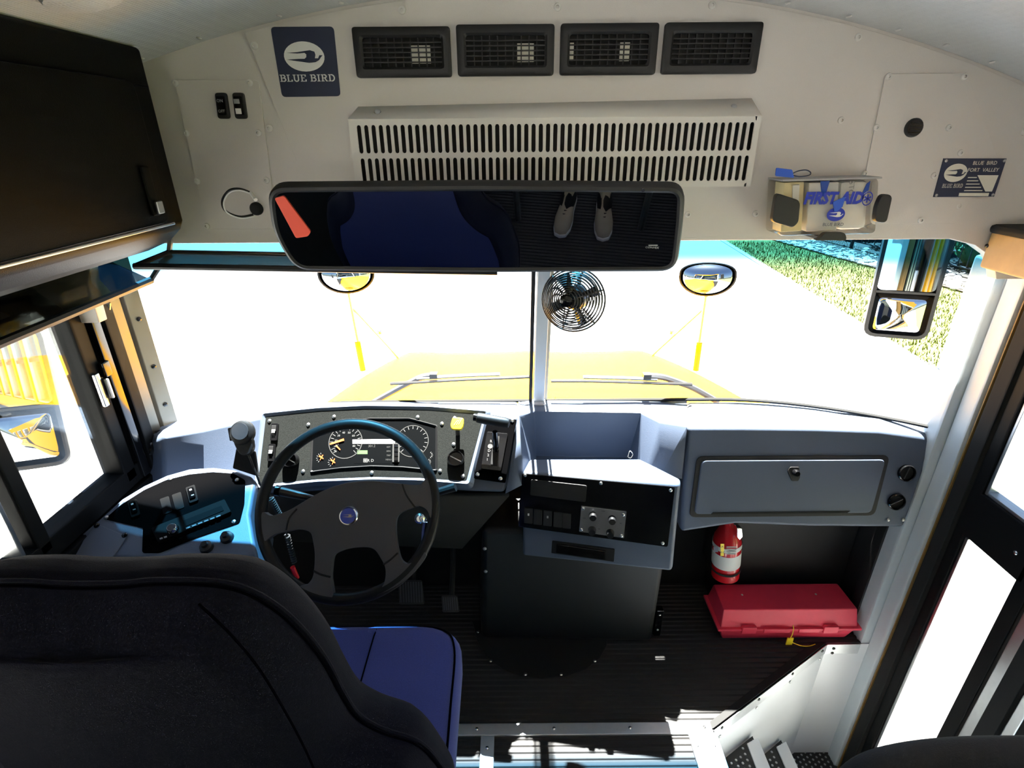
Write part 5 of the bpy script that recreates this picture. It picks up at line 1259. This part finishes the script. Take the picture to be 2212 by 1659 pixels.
wiper([(1190,823),(1260,823),(1340,825),(1420,828),(1495,830)], [(1550,868),(1500,840),(1465,826),(1430,815),(1397,812)], 'right windshield wiper resting above the yellow hood')
# crossover mirrors on hood stalks
def xmirror(cx, cy, base, brace, s_, label):
    Y = 2.7; c_ = at(cx, cy, y=Y); f_ = FR(c_, (1, 0, 0), (CAM - c_) * Vector((1, 1, .8)))
    t = thing('crossover_mirror', at(*base, y=Y), label, 'mirror', 'crossover mirrors on the hood corners')
    def shape(k, h): 
        o = []
        for j in range(32):
            a = 2 * math.pi * j / 32; x = .138 * math.cos(a); y = .098 * math.sin(a) if math.sin(a) < 0 else .072 * abs(math.sin(a)) ** .6
            o.append(f_.W(x * k, y * k, h))
        return o
    mb = MB(); mb.loft([shape(.98, -.05), shape(1, -.005), shape(1, .008), shape(.94, .010)], cap=False); mb.add(shape(.98, -.05), [tuple(range(32))]).build('shell', 'black_plastic', t)
    MB().loft([shape(.945, .008), shape(.8, .028), shape(.6, .045), shape(.35, .057), shape(.1, .062)]).build('convex_glass', 'mirror_glass', t, ang=180)
    tp_ = f_.W(0, -.09, -.03); bs = at(*base, y=Y)
    m1 = tp_.lerp(bs, .62)
    MB().tube([tp_, m1], .011, 8).build('upper_pole', 'steel', t); MB().tube([m1, bs], .016, 8).build('lower_pole', 'yellow_paint', t)
    e = at(*brace, y=Y + .15); MB().tube([tp_.lerp(bs, .18), e], .006, 6).build('brace', 'steel', t)
    q = tp_.lerp(e, .5); MB().ell(q, .015, .015, .015, 8, 6).build('brace_clamp', 'steel', t)
xmirror(1528, 598, (1503, 800), (1385, 790), 1, 'right crossover mirror on a stalk at the hood corner')
xmirror(748, 592, (784, 800), (880, 795), -1, 'left crossover mirror on a stalk at the hood corner')
# side mirrors
def side_mirror(c_, hw, hup, hlo, aim, label, top):
    n_ = ((CAM - c_).normalized() + aim.normalized()).normalized()
    f_ = FR(c_, (1, 0, 0), n_)
    t = thing('side_mirror', c_ - Vector((0, 0, hlo)), label, 'mirror')
    R = lambda a, b0, b1, h, r: fillet([f_.W(-a, b0, h), f_.W(a, b0, h), f_.W(a, b1, h), f_.W(-a, b1, h)], r, 4)
    MB().loft([R(hw - .02, -hlo + .02, hup - .02, -.06, .05), R(hw, -hlo, hup, -.02, .04), R(hw, -hlo, hup, .006, .04), R(hw - .012, -hlo + .012, hup - .012, .006, .03), R(hw - .012, -hlo + .012, hup - .012, -.003, .03)], cap=False).add(R(hw - .02, -hlo + .02, hup - .02, -.06, .05), [tuple(range(20))]).build('housing', 'black_plastic', t)
    MB().add(R(hw - .012, .006, hup - .012, .0, .02), [tuple(range(20))]).build('flat_glass', 'mirror_glass', t)
    MB().loft([R((hw - .012) * k, -hlo / 2 - (hlo / 2 - .012) * k, -hlo / 2 + (hlo / 2 - .008) * k, h, .02 * k) for k, h in ((1, .0), (.7, .008), (.4, .013), (.1, .015))]).build('convex_glass', 'mirror_glass', t, ang=180)
    MB().obox(f_.W(0, .0, .003), hw - .01, .004, .005, f_).build('divider', 'black_plastic', t)
    MB().tube(spline([f_.W(0, hup - .06, -.05), f_.W(0, hup + .03, -.06), top], 5), .014, 8).build('mount_arm', 'black_plastic', t)
side_mirror(at(1955, 632, y=1.85), .100, .24, .165, Vector((-.12, -1, -.10)), 'right outside mirror with two panes beside the lawn', Vector((1.20, 1.45, 1.50)))
side_mirror(Vector((-1.53, 1.40, .895)), .10, .24, .19, Vector((.08, -1, -.06)), 'left outside mirror with two panes beyond the driver window', Vector((-1.22, 1.45, 1.25)))

# planting bed, stones, fence and shrubs at the right
bed = struct(MB().prism([(7.0,14.6,-.95),(6.85,16.5,-.95),(12,16.5,-.95),(12,7.0,-.95),(8.25,7.0,-.95),(7.9,9.5,-.95),(7.35,12.5,-.95)], (0,0,.03)).build('planting_bed', 'bark')); tag(bed, 'dark mulch planting bed beyond the lawn', 'bed')
rng = np.random.default_rng(5); mb = MB()
for _ in range(700):
    y = rng.uniform(7.2, 15.5); x0 = np.interp(y, [7, 9.5, 12.5, 14.6, 16.5], [8.25, 7.9, 7.35, 7.0, 6.85]); x = x0 + abs(rng.normal(0, .55)); r = rng.uniform(.02, .08)
    mb.ell((x, y, -.92), r, r * rng.uniform(.7, 1.2), r * .6, 6, 4)
st_ = mb.build('gravel_stones', 'stone', ang=180); tag(st_, 'pale stones strewn along the edge of the planting bed', 'stones', kind='stuff')
fnc = thing('fence', (8.9, 11, -.95), 'black railing fence behind the lawn', 'fence')
for y in np.arange(7.5, 17, 1.2):
    x = np.interp(y, [7, 17], [9.2, 7.9]); MB().box(x - .03, x + .03, y - .03, y + .03, -.95, .35).build('post', 'fence_black', fnc)
for z in (-.75, .2): MB().tube([(9.25, 6.8, z), (7.85, 17.2, z)], .018, 6).build('rail', 'fence_black', fnc)
me = MB().box(-.008, .008, -.008, .008, 0, .95).mesh('picket', mat='fence_black')
for y in np.arange(7.2, 17, .2):
    x = np.interp(y, [7, 17], [9.2, 7.9]); inst('picket', me, (x, y, -.75), (0, 0, 1), fnc)
LAB = ['dark shrub at the far right nearest the door post', 'rounded green shrub second from the door post behind the fence', 'tall dark green shrub in the middle of the bed', 'broad green shrub near the right mirror', 'low green shrub beyond the right mirror', 'far green shrub seen through the blue band', 'farthest shrub behind the driveway edge']
for k, (x, y, r, h) in enumerate(((10.35, 7.2, .95, 1.6), (10.1, 9.2, .95, 1.8), (9.85, 11.2, .95, 2.2), (9.6, 13.2, .95, 1.8), (9.35, 15.3, .95, 1.7), (9.1, 17.5, 1.0, 1.8), (8.8, 19.9, 1.1, 1.9))):
    t = thing('shrub', (x, y, -.95), LAB[k], 'shrub', 'shrubs along the fence'); mb = MB()
    for _ in range(1600):
        a = rng.uniform(0, 6.28); ph = math.acos(rng.uniform(-.5, 1)); rr_ = rng.uniform(.75, 1.0)
        p = Vector((x + r * rr_ * math.sin(ph) * math.cos(a), y + r * rr_ * math.sin(ph) * math.sin(a), -.95 + h * .42 + h * .58 * rr_ * math.cos(ph)))
        d1 = Vector(rng.normal(0, 1, 3)).normalized() * .07; d2 = d1.orthogonal().normalized() * .035
        mb.v += [p - d1, p + d2, p + d1, p - d2]; n_ = len(mb.v); mb.f.append((n_ - 4, n_ - 3, n_ - 2, n_ - 1))
    mb.build('foliage', 'leaf_green', t)
    MB().ell((x, y, -.95 + h * .45), r * .8, r * .8, h * .5, 14, 8).build('inner_foliage', 'leaf_green', t)
    MB().tube([(x, y, -.95), (x, y, -.95 + h * .5)], .06, 7).build('stem', 'bark', t)
